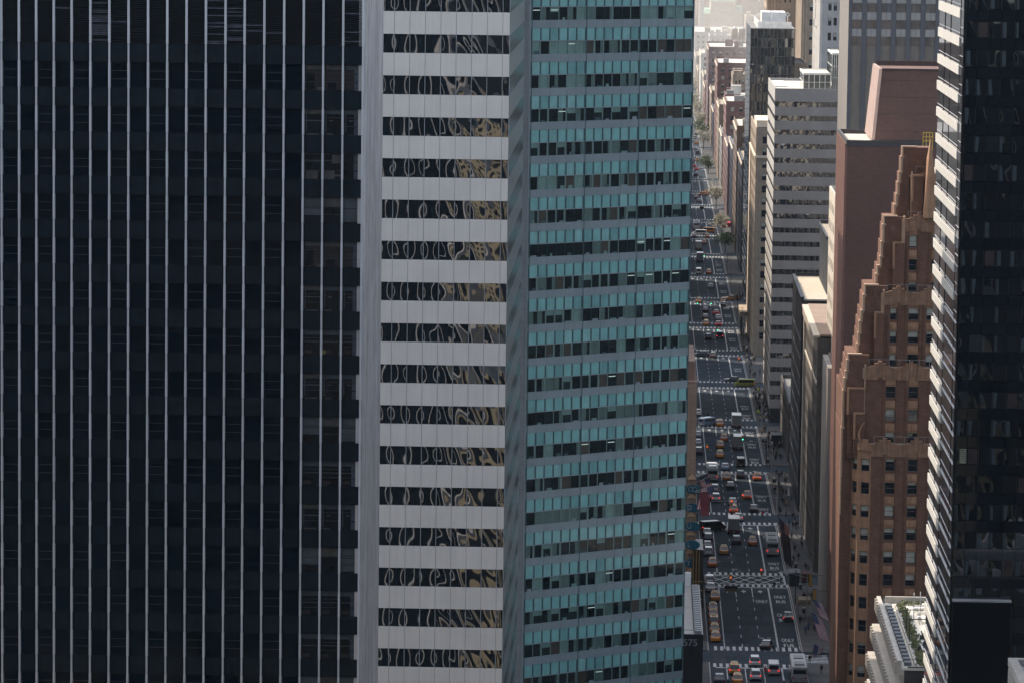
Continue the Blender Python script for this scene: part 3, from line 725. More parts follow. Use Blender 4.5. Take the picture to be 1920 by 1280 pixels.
# ================================================================== brown art deco tower
def deco_tower():
    br = pm('brown brick', (0.175, 0.084, 0.052), .85, .18, .7, brick=(.55, .20, .022, .28, .72), streak=.1)
    tr = pm('tan terracotta', (0.36, 0.20, 0.115), .8, .16, .9, streak=.25)
    crm = pm('brown terracotta crown', (0.28, 0.155, 0.092), .8, .2, 1.2, streak=.3)
    cpm = pm('sunlit coping stone', (0.50, 0.34, 0.23), .75, .12, .8, streak=.15)  # pale cream puts the sunlit edges into the coping colour
    wm = [M['win_frame'], M['win_glass'], M['win_blind']]
    Yb = 642.0
    t = thing('art_deco_tower', 'brown brick art deco tower with stepped buttresses and sash windows behind the banded dark tower', 'tower', (45, Yb, 0))
    xr = 62.0
    fronts = [Yb, Yb + 2.4, Yb + 4.6, Yb + 6.6, Yb + 8.4]
    back = 670.0
    # (left px, top y, window columns px pairs, window rows y pairs)
    tiers = [
        (1592, 834, [(1660, 1678), (1702, 1720.5)], [(860, 883), (904, 926), (947, 969.5), (990, 1012.5), (1033, 1056), (1076, 1098), (1119, 1141), (1162, 1184), (1205, 1227), (1248, 1270)]),
        (1623.5, 690, [(1661, 1679), (1703.5, 1721.5)], [(724, 746), (767, 789), (810, 832)]),
        (1658, 550, [(1669, 1682), (1703, 1723)], [(577, 600), (620.5, 643), (663.5, 686)]),
        (1697, 412, [(1705, 1720)], [(441, 464), (486, 507), (529, 547)]),
        (1711, 328, [], []),
    ]
    cx = 1690
    for k, (lx, ty, cols, rows) in enumerate(tiers):
        Y = fronts[k]; o = (XX(lx, ty + 40, Y), Y); x1 = xr - 1.2 * k
        zt = ZZ(1700, ty, Y); zlow = 0.0 if k == 0 else ZZ(1700, tiers[k - 1][1], fronts[k - 1]) - .4
        if k == 0: o = (XX(1630, 1000, Y), Y)
        us = [0.0]; on = set()
        for a, b in cols:
            us += [XX(a, rows[0][0], Y) - o[0], XX(b, rows[0][0], Y) - o[0]]; on.add(len(us) - 2)
        # the same rhythm carries on to the right, behind the dark tower
        if cols:
            p = us[-2] - us[-4] if len(us) >= 5 else 3.6; wdt = us[-1] - us[-2]; a = us[-2] + p
            while a + wdt < x1 - o[0] - 1.5: us += [a, a + wdt]; on.add(len(us) - 2); a += p
        us.append(x1 - o[0])
        zs = [zlow]; rw = set()
        for a, b in reversed(rows):
            za, zb_ = ZZ(1690, b, Y), ZZ(1690, a, Y)
            if za > zlow + .3: zs += [za, zb_]; rw.add(len(zs) - 2)
            elif zb_ > zlow + .5: zs += [zlow + .25, zb_]; rw.add(len(zs) - 2)
        zs.append(zt)
        w_ = MB()
        wl = facade(w_, o, (1, 0), (0, -1), us, zs, lambda i, j: i in on and j in rw, .32)
        w_.quad((o[0], Y, zlow), (o[0], back, zlow), (o[0], back, zt), (o[0], Y, zt)); w_.quad((x1, Y, zlow), (x1, back, zlow), (x1, back, zt), (x1, Y, zt))
        w_.quad((o[0], back, zlow), (x1, back, zlow), (x1, back, zt), (o[0], back, zt))
        w_.build('wall', br, t)
        r = MB(); r.quad((o[0], Y, zt - .02), (x1, Y, zt - .02), (x1, back, zt - .02), (o[0], back, zt - .02)); r.build('roof', M['roof_tan'], t)
        wl = [q for q in wl if q[0] + o[0] < 47]
        put_windows(wl, o, (1, 0), (0, -1), .28, t, 'sash', wm, 31 + k)
        # brick piers between the windows and carved spandrels under them
        pb = MB()
        for q in range(len(us)):
            pass
        for i in sorted(on):
            a, b = o[0] + us[i], o[0] + us[i + 1]
            if a > 47: continue
            for xa, xb in ((a - .42, a - .16), (b + .16, b + .42)): pb.box(xa, xb, Y - .14, Y - .002, zlow, zt - 1.2)
            for j in range(1, len(zs) - 1):
                if j in rw: continue
                z0, z1 = zs[j] + .25, zs[j + 1] - .1
                if z1 - z0 < .6: continue
                h = z1 - z0; m = (a + b) / 2; sb = MB()
                sb.hexa([(a, Y - .03, z0), (b, Y - .03, z0), (b, Y + .02, z0), (a, Y + .02, z0), (a, Y - .03, z1 - .3), (b, Y - .03, z1 - .3), (b, Y + .02, z1 - .3), (a, Y + .02, z1 - .3)])
                sb.hexa([(m - .55, Y - .12, z0 + h * .3), (m, Y - .16, z0 + h * .1), (m + .55, Y - .12, z0 + h * .3), (m, Y - .1, z0 + h * .32), (m - .35, Y - .1, z0 + h * .5), (m, Y - .16, z0 + h * .75), (m + .35, Y - .1, z0 + h * .5), (m, Y - .08, z0 + h * .45)])
                sb.box(a - .1, b + .1, Y - .1, Y - .001, z0 - .22, z0 - .1)
                sb.build('carved_spandrel', tr, t)
        if pb.f: pb.build('brick_pier', br, t)
        # crown with a scalloped tan parapet
        c = MB(); x = o[0]; i = 0
        hb = 1.0 if k == 4 else 1.9
        while x < min(x1, 50) - .01:
            e = min(x + .62, x1)
            top = zt + [.15, .35, .75, 1.1, .75, .35, .15, .05][i % 8] * (1 if k < 4 else .4)
            c.box(x + .01, e - .01, Y - .18 - .05 * (i % 2), Y - .003, zt - hb + .35 * ((i % 8) in (3,)), top - .25)
            c.box(x, e, Y - .26, Y + .35, top - .25, top)
            x = e; i += 1
        c.build('crown_parapet', crm, t)
        ra = MB()
        ra.box(o[0] + .4, min(x1, 50), Y + .5, Y + .55, zt + 1.25, zt + 1.3)
        for q in range(9): ra.box(o[0] + .4 + q * 1.6, o[0] + .45 + q * 1.6, Y + .5, Y + .55, zt, zt + 1.25)
        ra.build('roof_rail', M['steel_grey'], t)
        # corner pier left of each tier, its sunlit edge put into the colour
        cp = MB(); xw = o[0]
        for q in range(3): cp.box(xw - .28 - .26 * q, xw - .01 - .26 * q, Y + .15 + .35 * q, Y + 1.6 + .5 * q, zlow, zt + .5 - .55 * q)
        if k: cp.build('corner_pier', cpm, t)
    # octagonal corner bay with windows, lowest tier
    Y = Yb; xa = XX(1592, 1000, Y + 2.2); xb = XX(1607, 1000, Y + .9); xc = XX(1630, 1000, Y)
    zt = ZZ(1610, 834, Y)
    segs = [((xa, Y + 3.0), (xb, Y + .75), (1597, 1605)), ((xb, Y + .75), (xc, Y), (1611.5, 1627))]
    cb = MB()
    for (p, q, (w0, w1)) in segs:
        d = Vector((q[0] - p[0], q[1] - p[1])); L = d.length; d /= L; nn = (d.y, -d.x)
        f0 = .22 if w0 < 1600 else .2; f1 = .8 if w0 < 1600 else .88
        zs = [0.0]; rw = set()
        for a in range(9, -1, -1):
            y0, y1 = [(860, 883), (904, 926), (947, 969.5), (990, 1012.5), (1033, 1056), (1076, 1098), (1119, 1141), (1162, 1184), (1205, 1227), (1248, 1270)][a]
            zs += [ZZ(1615, y1, Y), ZZ(1615, y0, Y)]; rw.add(len(zs) - 2)
        zs.append(zt)
        wl = facade(cb, p, tuple(d), nn, [0, L * f0, L * f1, L], zs, lambda i, j: i == 1 and j in rw, .25)
        put_windows(wl, p, tuple(d), nn, .22, t, 'sash', wm, 77)
    cb.poly([(xa, Y + 3.0, zt - .02), (xb, Y + .75, zt - .02), (xc, Y, zt - .02), (xc, Y + 3, zt - .02)])
    cb.build('corner_bay', tr, t)
    c = MB()
    for (p, q, _) in segs:
        for i in range(4):
            f0, f1 = i / 4, (i + 1) / 4; hh = [.3, .9, .9, .3][i]
            x0, x1 = p[0] + (q[0] - p[0]) * f0, p[0] + (q[0] - p[0]) * f1; y0, y1 = p[1] + (q[1] - p[1]) * f0, p[1] + (q[1] - p[1]) * f1
            c.hexa([(x0 + .01, y0 - .2, zt - .8), (x1 - .01, y1 - .2, zt - .8), (x1, y1 + .3, zt - .8), (x0, y0 + .3, zt - .8), (x0 + .01, y0 - .25, zt + hh), (x1 - .01, y1 - .25, zt + hh), (x1, y1 + .3, zt + hh), (x0, y0 + .3, zt + hh)])
    # curved horn ornament
    hx, hy = XX(1608, 800, Y + .8), Y + .7; prev = None
    for i in range(9):
        f = i / 8; px = hx + .9 - 1.2 * math.sin(f * 2.6) * (1 - f * .3) + .6 * f; pz = zt - .3 + 3.9 * f
        if prev: c.tube(prev, (px, hy, pz), .26 * (1 - f * .6), 6)
        prev = (px, hy, pz)
    c.build('horn_ornament', tr, t)
    # stepped fins towards the avenue
    fins = [(1692, 274), (1689, 293), (1685.5, 322), (1683, 341), (1680, 363), (1676, 383),
            (1657, 404), (1655, 420), (1652, 452), (1650, 480), (1645, 497), (1641.5, 513),
            (1621.5, 533), (1618, 552), (1614, 581), (1611, 601), (1609, 623), (1606, 643),
            (1590, 662), (1587.5, 673), (1585, 694), (1582, 707), (1580, 730), (1577.5, 800)]
    names = 0
    for g in range(4):
        fb = MB(); cap = MB()
        for i in range(6):
            px, py = fins[g * 6 + i]; kk = g * 6 + i
            Y = Yb + [9.2, 7.3, 5.3, 3.1][g] - i * .09
            x0 = XX(px, py + 12, Y); zt = ZZ(px, py, Y)
            x1 = XX([1748, 1700, 1664, 1630][g], py, Y) + .05 * i
            fb.box(x0, x1, Y, min(Y + 4.5 + .5 * kk + (8 if kk > 21 else 0), back - .4 - .05 * kk), 0, zt - .22)
            for q in range(int((x1 - x0) / 1.05)): fb.box(x0 + .35 + q * 1.05, x0 + .75 + q * 1.05, Y - .10 - .02 * (q % 2), Y - .002, max(0, zt - 12), zt - .5 - .35 * (q % 3))
            cap.box(x0 - .1, x0 + (2.2 if i == 0 else .55), Y - .12, Y + .9, zt - .219, zt)
            cap.box(x0 - .09, x0 + .16, Y - .10, Y + .5, max(0, zt - 14), zt - .22)  # upright pale strip drawing the sunlit left edge
        fb.build('stepped_buttress', br, t); cap.build('coping', cpm, t)
    # piers standing in the setbacks
    for (xa, xb, ty, y_, zlo) in ((1641, 1657, 588, Yb + 3.9, 690), (1676, 1696, 457, Yb + 5.9, 550), (1602, 1622, 776, Yb + 1.2, 834), (1711, 1732, 331, Yb + 7.4, 412), (1590, 1621, 729, Yb + 2.0, 834)):
        b = MB(); x0, x1 = XX(xa, ty, y_), XX(xb, ty, y_) ; z1 = ZZ(xa, ty, y_)
        b.box(x0, x1 - .02, y_, y_ + 2.5, ZZ(xa, zlo, y_) - 2, z1); b.build('pier', br, t)
        b = MB(); b.box(x0 - .1, x1, y_ - .1, y_ + .6, z1, z1 + .25); b.box(x0 - .12, x0 + .2, y_ - .1, y_ + .4, z1 - 4, z1 - .001); b.build('coping', tr, t)
    # spire gable at the top right
    y_ = Yb + 5.9; xs = [XX(q, 300, y_) for q in (1734, 1739, 1744, 1750, 1765)]
    za = ZZ(1744, 257, y_); zb_ = ZZ(1744, 412, y_ - 3)
    b = MB()
    b.hexa([(xs[0], y_, zb_), (xs[2], y_ - .4, zb_), (xs[2], y_ + 4, zb_), (xs[0], y_ + 3, zb_), (xs[1], y_ + .4, ZZ(1744, 300, y_)), (xs[2], y_ - .2, za), (xs[2] + .05, y_ + .4, za), (xs[1], y_ + 2, ZZ(1744, 300, y_))])
    b.hexa([(xs[2], y_ - .4, zb_), (xs[4], y_, zb_), (xs[4], y_ + 3, zb_), (xs[2], y_ + 4, zb_), (xs[2], y_ - .2, za), (xs[3], y_ + .3, ZZ(1744, 300, y_)), (xs[3], y_ + 2, ZZ(1744, 300, y_)), (xs[2] + .05, y_ + .4, za)])
    b.build('gable', tr, t)
    # yellow rig
    yl = pm('yellow rail paint', (.55, .38, .04), .5); b = MB(); yy = Yb + 18
    x0, x1 = XX(1731, 255, yy), XX(1749, 255, yy); z0, z1 = ZZ(1740, 265, yy), ZZ(1740, 249, yy)
    for q in range(4): b.box(x0 + (x1 - x0) * q / 3 - .05, x0 + (x1 - x0) * q / 3 + .05, yy, yy + .1, z0 - 1.5, z1)
    for f in (0, .5, 1): b.box(x0, x1, yy - .03, yy + .13, z0 + (z1 - z0) * f - .05, z0 + (z1 - z0) * f + .05)
    tag(b.build('guard_rail', yl), 'yellow guard rail cage on top of the brown art deco tower', 'railing')
deco_tower()

# ================================================================== dark red brick slab with a battered penthouse
def slab():
    rb = pm('dark red brick', (0.145, 0.080, 0.064), .85, .1, .12, brick=(.9, .32, .02, .14, .8), streak=.08)
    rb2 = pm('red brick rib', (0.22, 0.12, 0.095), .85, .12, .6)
    y0, y1 = 704.0, 737.0; x0 = 34.5; x1 = 62; Z = ZZ(1586, 263, y0)
    t = thing('brick_slab', 'tall windowless dark red brick slab with a tapering penthouse, left of the art deco tower', 'building', (x0 + 10, y0, 0))
    b = MB(); b.box(x0 + .3, x1, y0, y1, 0, Z - 1.1); b.build('wall', rb, t)
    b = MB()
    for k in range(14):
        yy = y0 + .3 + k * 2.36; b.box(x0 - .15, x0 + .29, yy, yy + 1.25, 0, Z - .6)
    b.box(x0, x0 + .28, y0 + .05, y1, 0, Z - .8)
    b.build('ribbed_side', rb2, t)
    b = MB(); b.box(x0 + .1, x1, y0 - .05, y0 + .4, Z - 1.09, Z); b.box(x0 + .1, x0 + .5, y0 + .4, y1, Z - 1.09, Z + .02); b.box(x0 + .1, x1, y1, y1 + .4, Z - 1.09, Z); b.build('parapet', pm('dark coping', (.06, .055, .055), .6), t)
    b = MB(); b.box(x0 + .5, x1, y0 + .4, y1, Z - 1.09, Z - .8); b.build('roof', M['roof_white'], t)
    # penthouse: sloping left and front faces
    p0, p1 = y0 + 5.5, y1 - 4; zt = ZZ(1655, 133, p0); zb = Z - .2
    a0, a1 = XX(1640, 262, p0), XX(1655, 133, p0)
    zz_ = lambda f: zb + (zt - zb) * f
    b = MB(); b.hexa([(a0, p0, zb), (x1, p0, zb), (x1, p1, zb), (a0, p1, zb), (a1, p0 + 1.2, zt), (x1, p0 + 1.2, zt), (x1, p1 - 1.2, zt), (a1, p1 - 1.2, zt)]); b.build('penthouse', rb, t)
    b = MB(); b.hexa([(a0 - .5, p0 + .3, zb), (a0 - .01, p0 - .03, zb), (a0 - .01, p1, zb), (a0 - .5, p1, zb), (a1 - .5, p0 + 1.5, zt + .3), (a1 - .01, p0 + 1.15, zt + .3), (a1 - .01, p1 - 1.2, zt + .3), (a1 - .5, p1 - 1.2, zt + .3)]); b.build('sloping_side', pm('sunlit red brick', (.40, .29, .25), .85, .08, .5, streak=.15), t)  # left face paler than the brick, its sunlight put into the colour
    b = MB(); b.box(a1, x1, p0 + 1.1, p0 + 1.5, zt, zt + .35); b.box(a1, x1, p1 - 1.6, p1 - 1.2, zt, zt + .9)
    for f in (.13, .38, .62, .86):
        yy = p0 + 1.2 * f - .02; b.box(a0 + (a1 - a0) * f + .02, x1, yy, yy + .05, zz_(f) - .06, zz_(f))
    b.build('joint', pm('dark joint', (.07, .045, .04), .8), t)
slab()

def near_right():
    # light fluted building
    lf = pm('pale limestone rib', (0.48, 0.44, 0.39), .8, .1, .4, streak=.3)
    y0, y1 = 739.0, 762.0; Z = ZZ(1561, 690, y0 + 3); x0 = 34.2
    t = thing('fluted_building', 'low pale limestone building with vertical flutes between the red slab and the corniced block', 'building', (x0 + 8, y0, 0))
    b = MB(); b.box(x0 + .5, 60, y0, y1, 0, Z); 
    b.build('wall', pm('grey limestone', (.34, .33, .32), .8, .12, .4, streak=.25), t)
    b = MB()
    for k in range(12): yy = y0 + .1 + k * 1.9; b.box(x0 - .4, x0 + .49, yy, yy + 1.0, 0, Z + .4)
    b.build('flute', lf, t)
    b = MB(); b.box(x0 + .5, 60, y0, y1, Z, Z + .15); b.build('roof', M['roof_tan'], t)
    b = MB()
    for k in range(6): b.box(x0 + .6, 42, y0 + 2 + 3.6 * k, y0 + 2.9 + 3.6 * k, Z + .15, Z + .9)
    b.build('roof_rib', pm('brownish duct', (.26, .20, .18), .7), t)
    # corniced block with tan roof walk and cooling towers
    y0, y1 = 779.0, 838.0; x0 = 33.6; Z = 38.0
    Z = H - (H - 0) * 0 - (130 - ZZ(1504, 622, 800)) if False else ZZ(1497, 600, 812)
    dk = pm('dark streaked brick', (.115, .10, .09), .85, .25, .5, streak=.3)  # dark brick tone with upright streaks
    t = thing('corniced_block', 'dark old block with a sunlit carved cornice and cooling towers on its roof', 'building', (x0 + 10, y0, 0))
    us, on = cells(y1 - y0, 16, .45, 1.2); zs = [0]; rw = set()
    z = 6
    while z + 2 < Z - 4: zs += [z, z + 2.1]; rw.add(len(zs) - 2); z += 3.7
    zs.append(Z)
    w_ = MB(); wl = facade(w_, (x0, y1), (0, -1), (-1, 0), us, zs, lambda i, j: i in on and j in rw, .3)
    w_.quad((x0, y0, 0), (62, y0, 0), (62, y0, Z), (x0, y0, Z)); w_.quad((x0, y1, 0), (62, y1, 0), (62, y1, Z), (x0, y1, Z)); w_.quad((62, y0, 0), (62, y1, 0), (62, y1, Z), (62, y0, Z))
    w_.build('wall', dk, t)
    wl.sort(key=lambda r: -r[3]); put_windows(wl, (x0, y1), (0, -1), (-1, 0), .28, t, 'sash', None, 5, 90)
    cr = pm('carved cream cornice', (.55, .49, .40), .8, .15, 1, streak=.2)
    b = MB()
    for k in range(30):
        yy = y1 - 1.9 - k * 1.95; b.box(x0 - .75, x0 - .01, yy, yy + 1.1, Z - 1.4, Z + .1); b.box(x0 - .45, x0 - .012, yy + .2, yy + .8, Z - 2.3, Z - 1.41)
    b.box(x0 - .85, x0 + .4, y0, y1, Z + .101, Z + .55); b.box(x0 - .2, x0 - .013, y0, y1, Z - 9, Z - 8.4)
    b.build('cornice', cr, t)
    b = MB(); b.box(x0 - .45, x0 - .002, y1 - 1.6, y1 + .3, 0, Z - 2.4); b.build('sunlit_pilaster', cr, t)  # far corner pilaster, coloured pale for the sun falling on it
    b = MB(); b.box(x0 + .4, x0 + 4.2, y0 + .1, y1 - .1, Z + .3, Z + .7); b.build('roof_walk', pm('brown roof walk', (.27, .20, .155), .85, .1, .4), t)
    b = MB(); b.box(x0 + 4.2, 61.9, y0 + .1, y1 - .1, Z - .8, Z - .5); b.build('roof', M['roof_tan'], t)
    b = MB(); b.box(x0 + 4.6, x0 + 11, y1 - 5, y1 - 4, Z - .5, Z + 1.2); b.box(x0 + 5, x0 + 10, y1 - 9, y1 - 7.6, Z - .5, Z + .5); b.box(x0 + 8, x0 + 12, y1 - 14, y1 - 12.5, Z - .5, Z + .6)
    b.build('roof_duct', M['white_paint'], t)
    b = MB(); [b.box(x0 + 4.3 + .0, x0 + 4.6, y1 - 3 - q * 2.5, y1 - 3.8 - q * 2.5, Z - .5, Z + .2) for q in range(18)]; b.build('roof_vent', M['steel_dark'], t)
    wt = thing('roof_tank', 'cream cylindrical tank on the corniced block roof', 'tank', (x0 + 13.5, y1 - 9, Z - .5))
    b = MB(); b.cyl(x0 + 13.5, y1 - 9, Z - .5, Z + 3.3, 1.5, n=16); b.build('tank', pm('cream tank', (.62, .58, .5), .6), wt)
    b = MB(); b.cyl(x0 + 13.5, y1 - 9, Z + 3.3, Z + 3.9, 1.5, .3, n=16); b.build('lid', pm('cream tank', (.62, .58, .5), .6), wt)
    ct = None
    gr = pm('verdigris green', (.16, .30, .24), .7, .2, 1)
    for q, (px, py) in enumerate(((x0 + 10.8, y1 - 22), (x0 + 13.0, y1 - 34))):
        if ct is None:
            ct = thing('cooling_tower', 'dark cooling tower with a green pyramid cowl, farther on the corniced roof', 'cooling tower', (px, py, Z - .5), group='green cooling towers')
            b = MB(); b.box(px - 1.4, px + 1.4, py - 2, py + 2, Z - .5, Z + 2.4); b.build('housing', M['steel_dark'], ct)
            b = MB(); b.hexa([(px - 1.2, py - 1.2, Z + 2.4), (px + 1.2, py - 1.2, Z + 2.4), (px + 1.2, py + 1.2, Z + 2.4), (px - 1.2, py + 1.2, Z + 2.4), (px - .3, py - .3, Z + 5.4), (px + .3, py - .3, Z + 5.4), (px + .3, py + .3, Z + 5.4), (px - .3, py + .3, Z + 5.4)]); b.build('cowl', gr, ct)
        else:
            o = copy_thing(ct, (px, py, Z - .5), 0); o['label'] = 'dark cooling tower with a green pyramid cowl, nearer on the corniced roof'
    # cream sunlit slender building behind the slab
    simple_building('slender_building', 'slender cream building edge rising just left of the red brick slab', XX(1558.5, 400, 790), 60, 770, 800, ZZ(1562, 368, 785),
                    pm('cream stone', (.60, .54, .45), .8, .1, .5, streak=.15), front=None, left=(5, .4, 3.6, 1.9, 1, 1), seed=2)
    # glass building with a sharp parapet
    gy0, gy1 = 868.0, 906.0; gx = XX(1552, 444, gy0); gz = ZZ(1552, 444, gy0)
    t = thing('glass_building', 'grey glass block with a thin dark roof edge, squeezed left of the slender cream building', 'building', (gx + 6, gy0, 0))
    b = MB(); b.box(gx, gx + 22, gy0, gy1, 0, gz - .6)
    b.build('wall', pm('grey curtain wall', (.10, .11, .12), .12, .2, .6, ior=1.8, streak=.3), t)
    b = MB()
    for k in range(16): b.box(gx - .1, gx - .005, gy0 + .5 + 2.4 * k, gy0 + .7 + 2.4 * k, 0, gz - .6)
    b.build('mullion', M['steel_grey'], t)
    b = MB(); b.box(gx - .35, gx + .1, gy0 - .3, gy1 + .3, gz - .6, gz); b.box(gx + .1, gx + 22, gy0 - .3, gy0 + .1, gz - .6, gz); b.box(gx + .1, gx + 22, gy1, gy1 + .3, gz - .6, gz + .5); b.build('roof_edge', M['steel_dark'], t)
    b = MB(); b.box(gx + .1, gx + 22, gy0 + .1, gy1, gz - .59, gz - .3); b.build('roof', M['roof_tan'], t)
    # black modern block with a cream roof
    y0, y1 = 857.0, 910.0; x0 = 33.4; Z = ZZ(1500, 556, y0 + 4)
    t = thing('black_block', 'narrow black fronted block with a cream flat roof, beyond the corniced block', 'building', (x0 + 8, y0, 0))
    b = MB(); b.box(x0, 56, y0, y1, 0, Z - .5); b.build('wall', pm('black facade', (.022, .023, .027), .35, .4, .4, streak=.3), t)
    b = MB()
    for k in range(9): b.box(x0 - .12, x0 - .005, y0 + 1, y1 - 1, 5 + k * 3.9, 5.25 + k * 3.9)
    b.build('floor_trim', pm('dull bronze trim', (.07, .06, .05), .5), t)
    b = MB(); b.box(x0 + .5, 56, y0 + .3, y1 - .3, Z - .49, Z - .2); b.build('roof', pm('cream roof', (.48, .42, .33), .85, .08, .4), t)
    b = MB(); b.box(x0 - .2, x0 + .5, y0, y1, Z - .49, Z + .3); b.box(x0 + .5, 56, y1 - .3, y1, Z - .49, Z + .5)
    for q in range(10): b.box(x0 + 1 + q * 1.6, x0 + 1.06 + q * 1.6, y1 - .4, y1 - .32, Z + .5, Z + 1.5)
    b.box(x0 + .6, x0 + 16, y1 - .4, y1 - .33, Z + 1.5, Z + 1.56)
    b.build('parapet', M['steel_dark'], t)
    simple_building('shop_block', 'low dark shop block set back on the right beyond the black fronted block', BL + .6, 60, 932, 988, 13, pm('dark shop brick', (.09, .08, .075), .8, .3, .5), left=(9, .6, 4, 2, 1, 1), seed=8)
near_right()

# ================================================================== grey banded stone office with a sunlit side
def grey_banded():
    y0, y1 = 1004.0, 1062.0; x0 = XX(1447, 500, y0); x1 = x0 + 26; Z = ZZ(1455, 166, y0)
    gs = pm('grey stone cladding', (0.34, 0.32, 0.305), .7, .08, .3, brick=(3.2, 3.45, .02, .05, .75, 0), streak=.06)
    ls = pm('pale stone cladding', (0.34, 0.32, 0.29), .7, .06, .3, streak=.05)
    gl = pm('wavy office glass', (0.035, 0.036, 0.038), .02, .4, .4, ior=2.6); mu = pm('stone mullion', (.22, .21, .20), .6)
    t = thing('stone_office', 'grey stone office block with ribbon windows and a narrow sunlit left side, beside the avenue', 'building', (x0 + 12, y0, 0))
    per = (ZZ(1500, 191.5, y0) - ZZ(1500, 465.5, y0)) / 10.0 if False else (ZZ(1500, 247, y0) - ZZ(1500, 456.5, y0)) / 8.0
    b = MB(); b.box(x0 + .35, x1, y0 + .35, y1, 0, Z - 1.0); b.build('core', pm('dark core', (.03, .03, .03), .7), t)
    rnd = random.Random(12); zt = ZZ(1500, 191.5, y0); wh = per * .37
    ztop = Z
    b = MB(); b.box(x0, x1, y0, y0 + .34, zt + .02, Z); b.box(x0, x0 + .34, y0 + .35, y1, zt + .02, Z, 1); b.box(x1 - .3, x1, y0 + .35, y1, zt + .02, Z); b.box(x0 + .35, x1 - .31, y1 - .3, y1, zt, Z); b.build('parapet', [gs, ls], t)
    k = 0; z = zt
    nx = 17; st = (x1 - x0) / nx
    while z - per > 1:
        b = MB()
        for i in range(nx):
            pillow(b, x0 + .05 + st * i + .04, x0 + .05 + st * (i + 1) - .04, y0 + .2, z - wh + .02, z - .02, rnd.uniform(.006, .03), rnd.gauss(0, .03), rnd.gauss(0, .03), 0, 6)
            b.box(x0 + st * i + .01, x0 + st * i + .09, y0 + .1, y0 + .34, z - wh, z, 1)
        b.quad((x0 + .22, y0 + .35, z - wh), (x0 + .22, y1, z - wh), (x0 + .22, y1, z), (x0 + .22, y0 + .35, z), 0)
        for i in range(24): b.box(x0 + .1, x0 + .3, y0 + 1 + 2.4 * i, y0 + 1.15 + 2.4 * i, z - wh, z, 1)
        b.build('ribbon_window', [gl, mu], t)
        b = MB(); b.box(x0, x1, y0, y0 + .34, z - per, z - wh, 0); b.box(x0, x0 + .34, y0 + .341, y1, z - per, z - wh, 1); b.build('stone_band', [gs, ls], t)
        z -= per; k += 1
    b = MB(); b.box(x0 + .34, x1 - .3, y0 + .34, y1 - .3, Z - 1.0, Z - .7); b.build('roof', M['roof_white'], t)
    # rooftop glass houses
    gp = pm('pale glass frame', (.62, .61, .58), .5); gg = pm('greenhouse glass', (.05, .06, .055), .05, .4, .3, ior=2.0)
    for (pxa, pxb, pya, ya, yb, lab) in ((1507, 1557.5, 137, y0 + 9, y0 + 34, 'lower roof house with a cream lid'), (1561, 1580, 100, y0 + 14, y0 + 40, 'taller glazed roof house behind the lower one')):
        a0, a1 = XX(pxa, pya, ya), XX(pxb, pya, ya); zz = ZZ(pxa, pya, ya); zb = Z - .7
        h = MB(); h.box(a0, a1, ya, yb, zb, zz - .35); g = h.build('glazed_penthouse', gg, t)
        f = MB()
        for i in range(6): f.box(a0 + (a1 - a0) * i / 5 - .07, a0 + (a1 - a0) * i / 5 + .07, ya - .08, ya - .005, zb, zz - .35)
        n = max(2, int((zz - zb) / 2.6))
        for i in range(n + 1): f.box(a0, a1, ya - .06, ya - .004, zb + (zz - .4 - zb) * i / n - .05, zb + (zz - .4 - zb) * i / n + .05)
        for i in range(n + 1): f.box(a0 - .06, a0 - .004, ya, yb, zb + (zz - .4 - zb) * i / n - .05, zb + (zz - .4 - zb) * i / n + .05)
        f.box(a0 - .1, a1 + .1, ya - .1, ya + .3, zz - .349, zz); f.box(a0 - .1, a0 + .3, ya + .301, yb, zz - .349, zz); f.box(a0 - .1, a1 + .1, yb - .3, yb + .1, zz - .348, zz + .002)
        f.build('frame', gp, g)
        f = MB(); f.box(a0 + .3, a1, ya + .3, yb - .3, zz - .349, zz - .2); f.build('lid', M['roof_white'], g)
    f = MB(); f.box(x0 + .34, x0 + 3.6, y0 + 22, y0 + 52, Z - .7, Z - .4); f.build('roof_patch', M['white_paint'], t)
grey_banded()

